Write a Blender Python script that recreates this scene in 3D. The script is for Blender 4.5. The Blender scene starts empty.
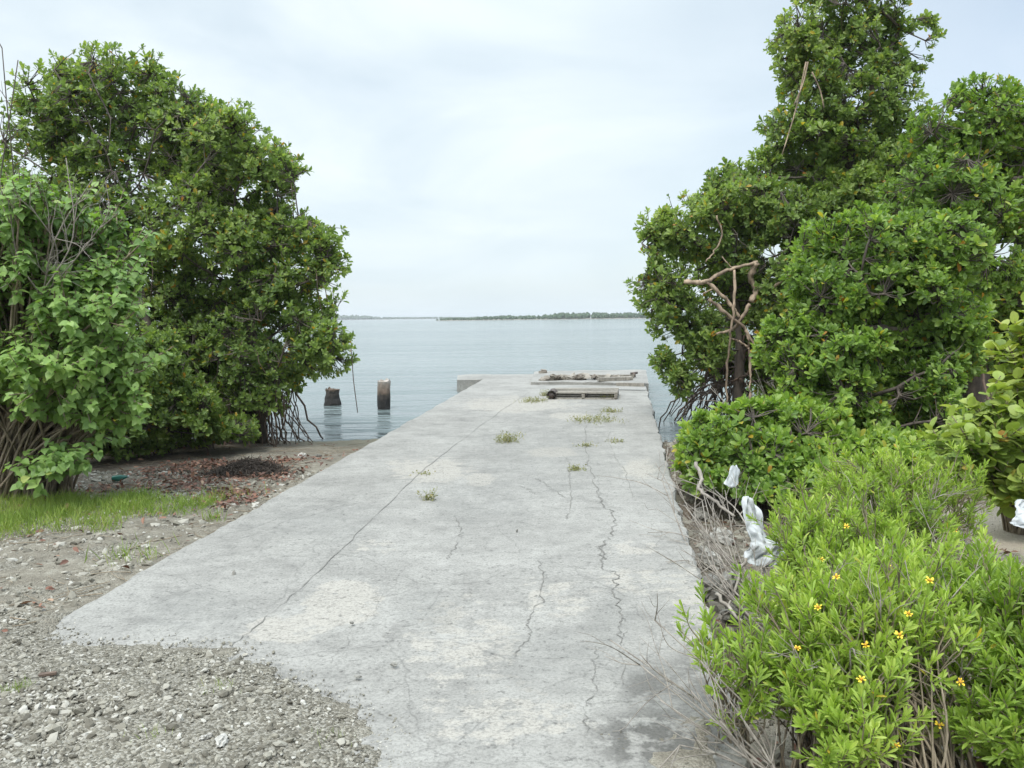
import bpy, math, random
import numpy as np
from mathutils import Vector, Matrix, kdtree
random.seed(7); rng = np.random.default_rng(7)
S = bpy.context.scene; COL = S.collection
R = math.radians

# ------------------------------------------------------------------ camera
F, W, H = 820.0, 1024, 768
CAM = np.array([0.0, 0.0, 1.6]); PITCH = math.atan((384-317)/F); ROLL = math.atan(0.0115)
fw = np.array([0, math.cos(PITCH), -math.sin(PITCH)]); uw = np.array([0, math.sin(PITCH), math.cos(PITCH)]); rw = np.array([1.0, 0, 0])
cx_ = rw*math.cos(ROLL) - uw*math.sin(ROLL); cy_ = rw*math.sin(ROLL) + uw*math.cos(ROLL)
cd = bpy.data.cameras.new('camera'); cam = bpy.data.objects.new('camera', cd); COL.objects.link(cam)
cam.matrix_world = Matrix([[cx_[i], cy_[i], -fw[i], CAM[i]] for i in range(3)] + [[0, 0, 0, 1]])
cd.sensor_width = 36; cd.lens = F/W*36; cd.clip_start = 0.05; cd.clip_end = 20000
S.camera = cam
# ------------------------------------------------------------------ world: thin overcast
SUN_EL, SUN_AZ = 58, 200          # azimuth measured clockwise from +Y: behind the camera
wd = bpy.data.worlds.new('World'); S.world = wd; wd.use_nodes = True
nt = wd.node_tree; nt.nodes.clear()
def N(nt, t, **kw):
    n = nt.nodes.new(t)
    for k, v in kw.items():
        if k.startswith('i_'):
            n.inputs[int(k[2:]) if k[2:].isdigit() else k[2:].replace('_', ' ')].default_value = v
        else: setattr(n, k, v)
    return n
def ramp(nt, stops, interp='LINEAR'):
    n = nt.nodes.new('ShaderNodeValToRGB'); e = n.color_ramp.elements; n.color_ramp.interpolation = interp
    while len(e) < len(stops): e.new(0.5)
    for el, (p, c) in zip(e, stops):
        el.position = p; el.color = (c, c, c, 1) if isinstance(c, (int, float)) else (*c, 1)
    return n
def mth(nt, op, a, b=None):
    n = nt.nodes.new('ShaderNodeMath'); n.operation = op
    for i, v in enumerate((a, b)):
        if v is None: continue
        if isinstance(v, (int, float)): n.inputs[i].default_value = v
        else: nt.links.new(v, n.inputs[i])
    return n.outputs[0]
def mixc(nt, f, a, b, mode='MIX'):
    n = nt.nodes.new('ShaderNodeMix'); n.data_type = 'RGBA'; n.blend_type = mode
    for s, v in ((n.inputs[0], f), (n.inputs[6], a), (n.inputs[7], b)):
        if isinstance(v, (int, float)): s.default_value = v
        elif isinstance(v, tuple): s.default_value = (*v, 1)
        else: nt.links.new(v, s)
    return n.outputs[2]
tc = N(nt, 'ShaderNodeTexCoord'); sep = N(nt, 'ShaderNodeSeparateXYZ'); nt.links.new(tc.outputs['Generated'], sep.inputs[0])
zz = mth(nt, 'ADD', mth(nt, 'MAXIMUM', sep.outputs[2], 0.0), 0.22)
cmb = N(nt, 'ShaderNodeCombineXYZ')
nt.links.new(mth(nt, 'DIVIDE', sep.outputs[0], zz), cmb.inputs[0]); nt.links.new(mth(nt, 'DIVIDE', sep.outputs[1], zz), cmb.inputs[1])
n1 = N(nt, 'ShaderNodeTexNoise', i_Scale=1.25, i_Detail=7.0, i_Roughness=0.52, i_Distortion=0.5); nt.links.new(cmb.outputs[0], n1.inputs['Vector'])
n2 = N(nt, 'ShaderNodeTexNoise', i_Scale=0.55, i_Detail=4.0, i_Roughness=0.5); nt.links.new(cmb.outputs[0], n2.inputs['Vector'])
sky = N(nt, 'ShaderNodeTexSky', sky_type='NISHITA', sun_disc=False, sun_elevation=R(SUN_EL), sun_rotation=R(SUN_AZ), air_density=1.0, dust_density=1.5)
bg1 = N(nt, 'ShaderNodeBackground', i_Strength=0.11); nt.links.new(sky.outputs[0], bg1.inputs[0])
cr = ramp(nt, [(.28, (.60, .70, .765)), (.43, (.69, .78, .83)), (.56, (.78, .86, .895)), (.72, (.90, .95, .965))]); nt.links.new(n1.outputs[0], cr.inputs[0])
hz = ramp(nt, [(0.0, 1.0), (0.22, 0.0)]); nt.links.new(sep.outputs[2], hz.inputs[0])
cc = mixc(nt, mth(nt, 'MULTIPLY', hz.outputs[0], 0.9), cr.outputs[0], (0.69, 0.785, 0.835))
el = ramp(nt, [(0.0, 0.375), (0.40, 0.395), (0.8, 1.10)]); nt.links.new(sep.outputs[2], el.inputs[0])
bg2 = N(nt, 'ShaderNodeBackground'); nt.links.new(cc, bg2.inputs[0]); nt.links.new(mth(nt, 'MULTIPLY', el.outputs[0], 2.06), bg2.inputs[1])
cov = ramp(nt, [(0.30, 0.72), (0.55, 0.97)]); nt.links.new(n2.outputs[0], cov.inputs[0])
rb = ramp(nt, [(.2, 1.0), (.55, .55)]); nt.links.new(mth(nt, 'ADD', mth(nt, 'MULTIPLY', sep.outputs[0], .8), mth(nt, 'MULTIPLY', n1.outputs[0], .3)), rb.inputs[0])
covh = mth(nt, 'MAXIMUM', mth(nt, 'MULTIPLY', cov.outputs[0], rb.outputs[0]), hz.outputs[0])
mx = N(nt, 'ShaderNodeMixShader'); nt.links.new(covh, mx.inputs[0]); nt.links.new(bg1.outputs[0], mx.inputs[1]); nt.links.new(bg2.outputs[0], mx.inputs[2])
wo = N(nt, 'ShaderNodeOutputWorld'); nt.links.new(mx.outputs[0], wo.inputs[0])
sl = bpy.data.lights.new('sun', 'SUN'); sl.energy = 1.5; sl.angle = R(14); sl.color = (1, 0.97, 0.93)
so = bpy.data.objects.new('sun', sl); COL.objects.link(so)
sd_ = Vector((math.sin(R(SUN_AZ))*math.cos(R(SUN_EL)), math.cos(R(SUN_AZ))*math.cos(R(SUN_EL)), math.sin(R(SUN_EL))))
so.rotation_euler = sd_.to_track_quat('Z', 'Y').to_euler()
S.view_settings.view_transform = 'Standard'; S.view_settings.look = 'None'; S.view_settings.exposure = 0.62; S.view_settings.gamma = 1
S.render.engine = 'CYCLES'; S.cycles.max_bounces = 12; S.cycles.diffuse_bounces = 9; S.cycles.glossy_bounces = 2; S.cycles.transmission_bounces = 10
S.cycles.volume_bounces = 0; S.cycles.use_denoising = True; S.cycles.caustics_reflective = False; S.cycles.caustics_refractive = False

# ------------------------------------------------------------------ helpers
def ray(px, py):
    return fw + (px-512)/F*cx_ - (py-384)/F*cy_
def at(px, py, D):                     # the point seen at a pixel, D metres ahead
    d = ray(px, py); return CAM + d*(D/d[1])
def on(px, py, z=0.0):                 # the point seen at a pixel, at height z
    d = ray(px, py); return CAM + d*((z-CAM[2])/d[2])
def proj(P):
    q = np.atleast_2d(P) - CAM; dz = q@fw
    return 512 + F*(q@cx_)/dz, 384 - F*(q@cy_)/dz, q[:, 1]
_tab = rng.random((64, 64, 64))
def vn(P, s=1.0, o=0.0):               # smooth value noise 0..1
    P = np.asarray(P, float)*s + o + 500
    if P.shape[-1] == 2: P = np.concatenate([P, np.zeros(P.shape[:-1]+(1,))], -1)
    i = np.floor(P).astype(int); f = P-i; f = f*f*(3-2*f); i0 = i % 64; i1 = (i+1) % 64
    def g(a, b, c): return _tab[a[..., 0], b[..., 1], c[..., 2]]
    x, y, z = f[..., 0], f[..., 1], f[..., 2]
    l = lambda a, b, t: a+(b-a)*t
    return l(l(l(g(i0, i0, i0), g(i1, i0, i0), x), l(g(i0, i1, i0), g(i1, i1, i0), x), y),
             l(l(g(i0, i0, i1), g(i1, i0, i1), x), l(g(i0, i1, i1), g(i1, i1, i1), x), y), z)
def fbm(P, s=1.0, o=0.0, n=4):
    t, a, w = 0, 1, 0
    for k in range(n): t = t+a*vn(P, s*2**k, o+k*7.3); w += a; a *= .5
    return t/w
def ss(x, a, b):
    t = np.clip((np.asarray(x, float)-a)/(b-a), 0, 1); return t*t*(3-2*t)
def nrm(v): return v/np.maximum(np.linalg.norm(v, axis=-1, keepdims=True), 1e-9)

class MB:
    """collects polygons of one mesh"""
    def __init__(s): s.v = []; s.f = []; s.n = 0; s.t = []; s.m = []
    def add(s, V, faces, tint=None, mi=0):  # faces: list of (k, m) int arrays
        V = np.asarray(V, float).reshape(-1, 3)
        for q in faces:
            q = np.atleast_2d(np.asarray(q, int)); s.f.append(q+s.n); s.m.append(np.full(len(q), mi))
        s.v.append(V); s.n += len(V)
        s.t.append(np.broadcast_to(np.asarray(0.5 if tint is None else tint, float), (len(V),)))
    def box(s, c, size, rz=0, jit=0, tint=None, mi=0, rx=0, ry=0):
        a = np.array([[x, y, z] for x in (-.5, .5) for y in (-.5, .5) for z in (-.5, .5)])*size
        if jit: a = a+rng.uniform(-jit, jit, a.shape)
        m = np.array(Matrix.Rotation(rz, 3, 'Z')@Matrix.Rotation(ry, 3, 'Y')@Matrix.Rotation(rx, 3, 'X'))
        s.add(a@m.T+np.asarray(c), [[[0, 1, 3, 2], [4, 6, 7, 5], [0, 4, 5, 1], [2, 3, 7, 6], [0, 2, 6, 4], [1, 5, 7, 3]]], tint, mi)
    def tube(s, P, r, k=6, tint=None, mi=0, cap=True, wob=0):
        P = np.asarray(P, float); n = len(P); r = np.broadcast_to(np.asarray(r, float), (n,))
        T = nrm(np.gradient(P, axis=0)); up = np.array([0, 0, 1.]) if abs(T[0][2]) < .9 else np.array([1., 0, 0])
        A = nrm(np.cross(T, up)); B = np.cross(T, A)
        a = np.arange(k)/k*2*math.pi
        rr = r[:, None]*(1+(rng.uniform(-wob, wob, (n, k)) if wob else 0))
        V = P[:, None]+rr[..., None]*(A[:, None]*np.cos(a)[None, :, None]+B[:, None]*np.sin(a)[None, :, None])
        i = np.arange(n-1)[:, None]*k; j = np.arange(k); j1 = (j+1) % k
        q = np.stack([i+j, i+j1, i+k+j1, i+k+j], -1).reshape(-1, 4)
        fs = [q]
        if cap: fs += [[list(range(k))[::-1]], [list(range((n-1)*k, n*k))]]
        s.add(V.reshape(-1, 3), fs, tint, mi)
    def build(s, name, mats, parent=None, smooth=False, attr=None):
        me = bpy.data.meshes.new(name)
        V = np.concatenate(s.v); me.vertices.add(len(V)); me.vertices.foreach_set('co', V.ravel().astype(np.float32))
        lv = np.concatenate([q.ravel() for q in s.f]); tot = np.concatenate([np.full(len(q), q.shape[1]) for q in s.f])
        me.loops.add(len(lv)); me.loops.foreach_set('vertex_index', lv.astype(np.int32))
        me.polygons.add(len(tot)); st = np.concatenate([[0], np.cumsum(tot)[:-1]])
        me.polygons.foreach_set('loop_start', st.astype(np.int32)); me.polygons.foreach_set('loop_total', tot.astype(np.int32))
        me.polygons.foreach_set('material_index', np.concatenate(s.m).astype(np.int32))
        me.polygons.foreach_set('use_smooth', np.full(len(tot), bool(smooth)))
        a = me.attributes.new('tint', 'FLOAT', 'POINT'); a.data.foreach_set('value', np.concatenate(s.t).astype(np.float32))
        for k, v in (attr or {}).items():
            a = me.attributes.new(k, 'FLOAT', 'POINT'); a.data.foreach_set('value', np.asarray(v).ravel().astype(np.float32))
        for m in (mats if isinstance(mats, (list, tuple)) else [mats]): me.materials.append(m)
        me.update(calc_edges=True); me.validate()
        o = bpy.data.objects.new(name, me); COL.objects.link(o)
        if parent is not None:
            o.parent = parent; o.matrix_parent_inverse = parent.matrix_world.inverted()
        return o
def tag(o, label=None, cat=None, group=None, kind=None):
    for k, v in (('label', label), ('category', cat), ('group', group), ('kind', kind)):
        if v: o[k] = v
    return o
def thing(name, label, cat, loc, group=None):
    o = bpy.data.objects.new(name, None); o.empty_display_size = .2; COL.objects.link(o); o.location = loc
    o.matrix_world = Matrix.Translation(Vector(loc)); return tag(o, label, cat, group)
def curve(P, n=8):                       # Catmull-Rom through points
    P = np.asarray(P, float)
    if len(P) < 3: return P[0]+(P[-1]-P[0])*np.linspace(0, 1, n)[:, None]
    Q = np.vstack([2*P[0]-P[1], P, 2*P[-1]-P[-2]]); out = []
    for i in range(1, len(Q)-2):
        t = np.linspace(0, 1, n, endpoint=False)[:, None]; a, b, c, d = Q[i-1:i+3]
        out.append(.5*(2*b+(c-a)*t+(2*a-5*b+4*c-d)*t**2+(3*b-a-3*c+d)*t**3))
    return np.vstack(out+[P[-1:]])

# ------------------------------------------------------------------ materials
def newmat(name):
    m = bpy.data.materials.new(name); m.use_nodes = True; m.node_tree.nodes.clear(); return m, m.node_tree
def finish(nt, bsdf): o = N(nt, 'ShaderNodeOutputMaterial'); nt.links.new(bsdf, o.inputs[0]); return o
def attr(nt, name): return N(nt, 'ShaderNodeAttribute', attribute_name=name).outputs['Fac']
def noise(nt, scale, detail=4, rough=.55, vec=None, dist=0):
    n = N(nt, 'ShaderNodeTexNoise', i_Scale=float(scale), i_Detail=float(detail), i_Roughness=rough, i_Distortion=float(dist))
    if vec is None: vec = N(nt, 'ShaderNodeTexCoord').outputs['Object']
    nt.links.new(vec, n.inputs['Vector']); return n.outputs[0]
def mapped(nt, sc):
    m = N(nt, 'ShaderNodeMapping'); m.inputs['Scale'].default_value = sc
    nt.links.new(N(nt, 'ShaderNodeTexCoord').outputs['Object'], m.inputs[0]); return m.outputs[0]
def bump(nt, h, strength=.5, dist=.01):
    b = N(nt, 'ShaderNodeBump', i_Strength=strength, i_Distance=dist); nt.links.new(h, b.inputs['Height']); return b.outputs[0]
def rmp(nt, fac, stops, interp='LINEAR'):
    r = ramp(nt, stops, interp); nt.links.new(fac, r.inputs[0]); return r.outputs[0]
def leafmat(name, stops, rough=.42, trans=.3, tcol=(1.25, 1.3, .6), spec=.5):
    m, nt = newmat(name)
    col = rmp(nt, attr(nt, 'tint'), stops)
    nz = noise(nt, 9.0, 2); col = mixc(nt, .35, col, rmp(nt, nz, [(.3, .6), (.7, 1.35)]), 'MULTIPLY')
    p = N(nt, 'ShaderNodeBsdfPrincipled', i_Roughness=rough); nt.links.new(col, p.inputs['Base Color']); p.inputs['Specular IOR Level'].default_value = spec
    t = N(nt, 'ShaderNodeBsdfTranslucent'); nt.links.new(mixc(nt, 1.0, col, tcol, 'MULTIPLY'), t.inputs[0])
    mx = N(nt, 'ShaderNodeMixShader', i_0=trans); nt.links.new(p.outputs[0], mx.inputs[1]); nt.links.new(t.outputs[0], mx.inputs[2])
    finish(nt, mx.outputs[0]); return m
def barkmat(name, dark, light, scale=14, rough=.85):
    m, nt = newmat(name)
    n = noise(nt, scale, 6, .65, mapped(nt, (1, 1, .35))); n2 = noise(nt, 2.5, 3)
    col = rmp(nt, n, [(.32, dark), (.68, light)]); col = mixc(nt, .5, col, rmp(nt, n2, [(.3, .65), (.7, 1.25)]), 'MULTIPLY')
    p = N(nt, 'ShaderNodeBsdfPrincipled', i_Roughness=rough); nt.links.new(col, p.inputs[0]); nt.links.new(bump(nt, n, .7, .012), p.inputs['Normal'])
    finish(nt, p.outputs[0]); return m
def simplemat(name, stops, scale=10, rough=.8, bs=.4, bd=.01, usetint=0, detail=5):
    m, nt = newmat(name)
    n = noise(nt, scale, detail, .6)
    f = n if not usetint else mth(nt, 'ADD', mth(nt, 'MULTIPLY', n, 1-usetint), mth(nt, 'MULTIPLY', attr(nt, 'tint'), usetint))
    p = N(nt, 'ShaderNodeBsdfPrincipled', i_Roughness=rough); nt.links.new(rmp(nt, f, stops), p.inputs[0])
    nt.links.new(bump(nt, n, bs, bd), p.inputs['Normal']); finish(nt, p.outputs[0]); return m
YEL, ORG = (.50, .36, .04), (.42, .17, .03)
M = {}
M['mangrove'] = leafmat('mangrove_leaf', [(0, (.12, .19, .058)), (.5, (.235, .335, .09)), (.9, (.38, .47, .15)), (.955, (.36, .41, .10)), (.985, YEL), (1, ORG)], trans=.46)
M['mangrove_bright'] = leafmat('bright_mangrove_leaf', [(0, (.12, .205, .05)), (.5, (.24, .37, .078)), (.92, (.40, .52, .125)), (.965, (.42, .48, .10)), (.99, YEL), (1, ORG)], trans=.46)
M['heart'] = leafmat('heart_leaf', [(0, (.13, .23, .065)), (.5, (.24, .38, .10)), (.95, (.37, .51, .16)), (1, (.42, .48, .13))], rough=.5, trans=.38)
M['oxeye'] = leafmat('lance_leaf', [(0, (.15, .24, .04)), (.5, (.31, .44, .075)), (.95, (.50, .60, .14)), (.985, (.48, .50, .10)), (1, YEL)], rough=.5, trans=.42)
M['grape'] = leafmat('round_leaf', [(0, (.16, .25, .055)), (.5, (.29, .38, .08)), (.9, (.42, .48, .13)), (.95, (.42, .43, .10)), (1, (.50, .28, .07))], rough=.5, trans=.35)
M['grass'] = leafmat('grass_blade', [(0, (.15, .24, .045)), (.5, (.24, .35, .06)), (.8, (.34, .41, .09)), (1, (.48, .44, .18))], rough=.6, trans=.3)
M['weed'] = leafmat('dry_weed', [(0, (.14, .17, .05)), (.5, (.24, .25, .09)), (1, (.38, .33, .17))], rough=.7, trans=.25)
M['litter'] = leafmat('fallen_leaf', [(0, (.07, .035, .024)), (.5, (.19, .085, .055)), (.85, (.31, .17, .11)), (1, (.42, .32, .22))], rough=.6, trans=.05)
M['bark'] = barkmat('mangrove_bark', (.05, .042, .036), (.16, .13, .105))
M['root'] = barkmat('root_bark', (.07, .05, .04), (.22, .155, .115))
M['stem'] = barkmat('shrub_stem', (.14, .11, .075), (.34, .28, .20), 30)
M['dead'] = barkmat('dead_wood', (.19, .165, .14), (.40, .36, .31), 26)
M['tanwood'] = barkmat('peeling_dead_wood', (.10, .07, .05), (.50, .38, .27), 11)

# ------------------------------------------------------------------ leaves
def _tmpl(rows):                         # rows of (t, half width, lift of the edge, lift of the midrib)
    V = []; Fq = []; Ft = []
    for t, w, e, m in rows:
        if w == 0: V.append((t, 0, m))
        else: V += [(t, -w, e), (t, 0, m), (t, w, e)]
    idx = 0; prev = None
    for t, w, e, m in rows:
        cur = [idx] if w == 0 else [idx, idx+1, idx+2]; idx += len(cur)
        if prev:
            if len(prev) == 1: Ft += [(prev[0], cur[1], cur[0]), (prev[0], cur[2], cur[1])]
            elif len(cur) == 1: Ft += [(prev[0], prev[1], cur[0]), (prev[1], prev[2], cur[0])]
            else: Fq += [(prev[0], prev[1], cur[1], cur[0]), (prev[1], prev[2], cur[2], cur[1])]
        prev = cur
    return np.array(V, float), np.array(Fq), np.array(Ft)
T_ELL = _tmpl([(0, 0, 0, 0), (.5, .225, .07, 0), (.83, .19, .03, -.03), (1, 0, 0, -.08)])
T_HEART = _tmpl([(0, 0, 0, 0), (.12, .34, .05, 0), (.42, .40, .03, -.03), (.75, .2, -.06, -.1), (1, 0, 0, -.2)])
T_LANCE = _tmpl([(0, 0, 0, 0), (.35, .065, .03, .01), (.68, .10, .03, 0), (.9, .06, -.01, -.03), (1, 0, 0, -.06)])
T_ROUND = _tmpl([(0, 0, 0, 0), (.1, .28, .03, 0), (.38, .46, .05, 0), (.7, .42, .03, -.02), (.93, .2, -.02, -.05), (1, 0, 0, -.06)])
T_BLADE = _tmpl([(0, .019, 0, 0), (.4, .017, 0, .03), (.75, .011, -.06, -.05), (1, 0, 0, -.22)])
def leaves(mb, P, D, U, L, tint, T):
    """many leaves at once: base points, directions, up hints, lengths"""
    V, Fq, Ft = T; D = nrm(D); Sx = nrm(np.cross(D, U)); Nn = np.cross(Sx, D); L = np.asarray(L)[:, None, None]
    X = P[:, None]+L*(D[:, None]*V[None, :, 0:1]+Sx[:, None]*V[None, :, 1:2]+Nn[:, None]*V[None, :, 2:3])
    k = len(V); off = (np.arange(len(P))*k)[:, None, None]; fs = []
    if len(Fq): fs.append((Fq[None]+off).reshape(-1, 4))
    if len(Ft): fs.append((Ft[None]+off).reshape(-1, 3))
    mb.add(X.reshape(-1, 3), fs, np.repeat(tint, k))
def frame(Ax):
    h = np.where(np.abs(Ax[:, 2:3]) < .9, np.array([[0, 0, 1.]]), np.array([[1., 0, 0]]))
    A = nrm(np.cross(Ax, h)); return A, np.cross(Ax, A)
def rosettes(mb, P, Ax, n, L, T, spread=(25, 75), along=.05, tint_c=.5, droop=0, tv=.22, odd=.02, size=None):
    """a whorl of n leaves at the end of each twig; Ax the twig's direction"""
    m = len(P); Ax = nrm(Ax); A, B = frame(Ax)
    base = rng.random(m)*6.28
    tc_ = tint_c+rng.normal(0, .10, m) if np.isscalar(tint_c) else tint_c
    sz = np.ones(m) if size is None else size
    for k in range(n):
        keep = rng.random(m) < .86
        ang = base+k*2.4+rng.normal(0, .25, m); e = np.radians(spread[0]+(spread[1]-spread[0])*(1-k/max(1, n-1))+rng.normal(0, 11, m))
        rad = A*np.cos(ang)[:, None]+B*np.sin(ang)[:, None]
        d = Ax*np.cos(e)[:, None]+rad*np.sin(e)[:, None]
        d[:, 2] -= droop*(.6+.6*rng.random(m)); d = nrm(d)
        u = nrm(Ax*1.0-rad*.35+rng.normal(0, .28, (m, 3)))
        if droop: u = nrm(u+np.array([0, 0, 1.]))
        p = P-Ax*(along*(1-k/n))
        l = L*sz*rng.uniform(.72, 1.15, m)
        t = np.clip(tc_+rng.normal(0, tv*.6, m), 0, .93); o = rng.random(m) < odd; t = np.where(o, rng.uniform(.96, 1, m), t)
        leaves(mb, p[keep], d[keep], u[keep], l[keep], t[keep], T)

# ------------------------------------------------------------------ trees
class Lobe:
    def __init__(s, px, py, rx, ry, D, rd=None):
        s.c = at(px, py, D); k = D/F; s.r = np.array([rx*k, rd if rd else max(rx, ry)*k*.9, ry*k])
def sample(lobes, n, shell=.45, gate=.42, gs=1.1, seed=0):
    w = np.array([(l.r[0]*l.r[1]*l.r[2])**.72 for l in lobes]); w /= w.sum(); P = []; O = []
    for l, f in zip(lobes, w):
        m = int(n*f*2.2)+8; d = nrm(rng.normal(size=(m, 3))); r = rng.random(m)**shell
        r = r*(.80+.45*vn(d*2.3+l.c*3.7, 1, seed))
        p = l.c+d*r[:, None]*l.r
        g = vn(p, gs, seed+11)*.6+vn(p, gs*2.3, seed+5)*.4
        p_ = g > gate; idx = np.nonzero(p_)[0][:int(n*f)+2]
        P.append(p[idx]); O.append(d[idx])
    return np.vstack(P), np.vstack(O)
def colonize(start, att, step=.22, kill=.25, it=110, up=.05):
    nodes = [np.array(p) for p in start]; par = list(range(-1, len(start)-1)); A = np.array(att)
    Nd = np.array(nodes); dm_ = np.linalg.norm(A[:, None]-Nd[None], axis=2); bi = dm_.argmin(1); bd = dm_.min(1)
    for _ in range(it):
        if not len(A): break
        acc = {}
        for i, b in enumerate(bi): acc.setdefault(int(b), []).append(i)
        n0 = len(nodes); Nd = np.array(nodes)
        for b, ids in acc.items():
            v = nrm(A[ids]-Nd[b]).mean(0)+rng.normal(0, .2, 3); v[2] += up; nodes.append(Nd[b]+nrm(v)*step); par.append(b)
        new = np.array(nodes[n0:]); dd = np.linalg.norm(A[:, None]-new[None], axis=2); j = dd.argmin(1); dn = dd.min(1)
        imp = dn < bd; bd = np.where(imp, dn, bd); bi = np.where(imp, n0+j, bi)
        stuck = (~imp) & (rng.random(len(A)) < .15); k = (bd > kill) & ~stuck
        A, bd, bi = A[k], bd[k], bi[k]
    return np.array(nodes), par
def skeleton(mb, nodes, par, r0, rt=.008, kmin=5):
    n = len(nodes); kids = [[] for _ in range(n)]
    for i, p in enumerate(par):
        if p >= 0: kids[p].append(i)
    wt = np.zeros(n)
    for i in range(n-1, -1, -1): wt[i] = 1 if not kids[i] else sum(wt[k] for k in kids[i])
    rad = rt+(r0-rt)*(wt/wt[0])**.72
    done = set()
    for i in range(n):
        if par[i] >= 0 and i in done: continue
        if par[i] < 0 or i not in done:
            ch = [par[i], i] if par[i] >= 0 else [i]
            done.add(i); c = i
            while kids[c]:
                nx = max(kids[c], key=lambda k: wt[k]); ch.append(nx); done.add(nx); c = nx
            if len(ch) > 1:
                r = rad[ch].copy()
                if par[ch[0]] != -1 or i != ch[0]: r[0] = min(r[0], r[1]*1.15)
                mb.tube(nodes[ch], r, 7 if r[0] > .05 else kmin, wob=.12)
    return rad
def gz(x, y): return float(ground_z(np.array([[x, y]]))[0])
def tree(name, label, trunk, r0, lobes, n, leaf='mangrove', L=.10, nl=8, group=None, roots=0, rootspan=(.5, 1.6), rooth=(.5, 1.7), T=T_ELL,
         natt=260, gate=.455, tint=.46, shell=.45, odd=.03, hang=0, bark='bark', cat='tree', toned=.10, seed=None, gs=1.7):
    seed = seed if seed is not None else rng.integers(0, 90)
    base = np.array(trunk[0]); root = thing(name, label, cat, tuple(base), group)
    tk = curve(trunk, 5); big = lobes; lobes = []
    for l in big:
        v = l.r[0]*l.r[2]; lobes.append(l); l.r = l.r*.93
        for _ in range(2+int(3*min(1, v/.6))):
            d = nrm(rng.normal(size=3)*[1, .7, 1]); q = Lobe.__new__(Lobe); q.c = l.c+d*l.r*rng.uniform(.88, 1.08); q.r = np.full(3, min(l.r)*rng.uniform(.16, .34))*[1.3, 1, .7]; lobes.append(q)
    P, O = sample(lobes, n, shell, gate, seed=seed, gs=gs); P_ok = P[:, 2] > -.10; P, O = P[P_ok], O[P_ok]
    at_, _ = sample(lobes, max(natt, n//4), .6, gate-.06, seed=seed, gs=gs)
    at_ = at_[at_[:, 2] > base[2]+.2]
    nodes, par = colonize(tk, at_)
    mb = MB(); 
    for _ in range(3):
        nn_ = nodes.copy(); cnt_ = np.ones(len(nodes))
        for i, p_ in enumerate(par):
            if p_ >= 0: nn_[i] += nodes[p_]; cnt_[i] += 1; nn_[p_] += nodes[i]; cnt_[p_] += 1
        sm = nn_/cnt_[:, None]; sm[:len(tk)] = nodes[:len(tk)]; nodes = sm
    skeleton(mb, nodes, par, r0)
    mb.build('trunk', M[bark], root, True)
    kd = kdtree.KDTree(len(nodes))
    for i, q in enumerate(nodes): kd.insert(q, i)
    kd.balance()
    near = np.array([kd.find(p)[0] for p in P]); dist = np.linalg.norm(P-near, axis=1)
    tw = MB()
    sel = np.nonzero(dist > .05)[0]
    for i in sel:
        a, b = near[i], P[i]; mid = (a+b)/2+rng.normal(0, .06, 3)*min(1, dist[i]); mid[2] -= .05*dist[i]
        tw.tube([a, mid, b], [.007+.003*dist[i], .006, .004], 3, cap=False)
    tw.build('twigs', M[bark], root, True)
    Ax = nrm(nrm(P-near)*.6+O*.8+np.array([0, 0, .75])+rng.normal(0, .3, P.shape))
    cr_ = MB()
    tcl = np.clip(tint+(vn(P, .9, seed+3)-.5)*.55+rng.normal(0, toned, len(P)), 0.02, .93)
    rosettes(cr_, P, Ax, nl, L, T, tint_c=tcl, odd=odd, tv=.3, size=np.clip(rng.lognormal(0, .2, len(P)), .6, 1.35))
    cr_.build('crown', M[leaf], root, False)
    if roots:
        for k in range(roots):
            a = rng.random()*6.28; h = rng.uniform(*rooth); d = rng.uniform(*rootspan)*(.5+.5*h/rooth[1])
            s0 = np.array([np.interp(base[2]+h, tk[:, 2], tk[:, i]) for i in range(3)])
            e = base+np.array([math.cos(a)*d, math.sin(a)*d, 0]); e[2] = max(gz(e[0], e[1]), -.9)-.08
            m1 = s0+(e-s0)*.38+np.array([0, 0, .16*h]); m2 = s0+(e-s0)*.8+np.array([0, 0, .02])
            q = curve([s0, m1, m2, e], 5); q[1:-1] += rng.normal(0, .02, (len(q)-2, 3))
            rr = rng.uniform(.006, .017); b = MB(); b.tube(q, np.linspace(rr*1.2, rr*.75, len(q)), 6, wob=.1); b.build('prop_root', M['root'], root, True)
    for k in range(hang):
        i = rng.integers(len(P)); p = P[i]; l = rng.uniform(.3, .9); b = MB()
        q = np.array([p, p+[.02, 0, -l*.5], p+[rng.normal(0, .05), 0, -l]]); q[2, 2] = max(q[2, 2], -.3)
        b.tube(q, .006, 4); b.build('hanging_root', M['root'], root, True)
    return root
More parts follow.
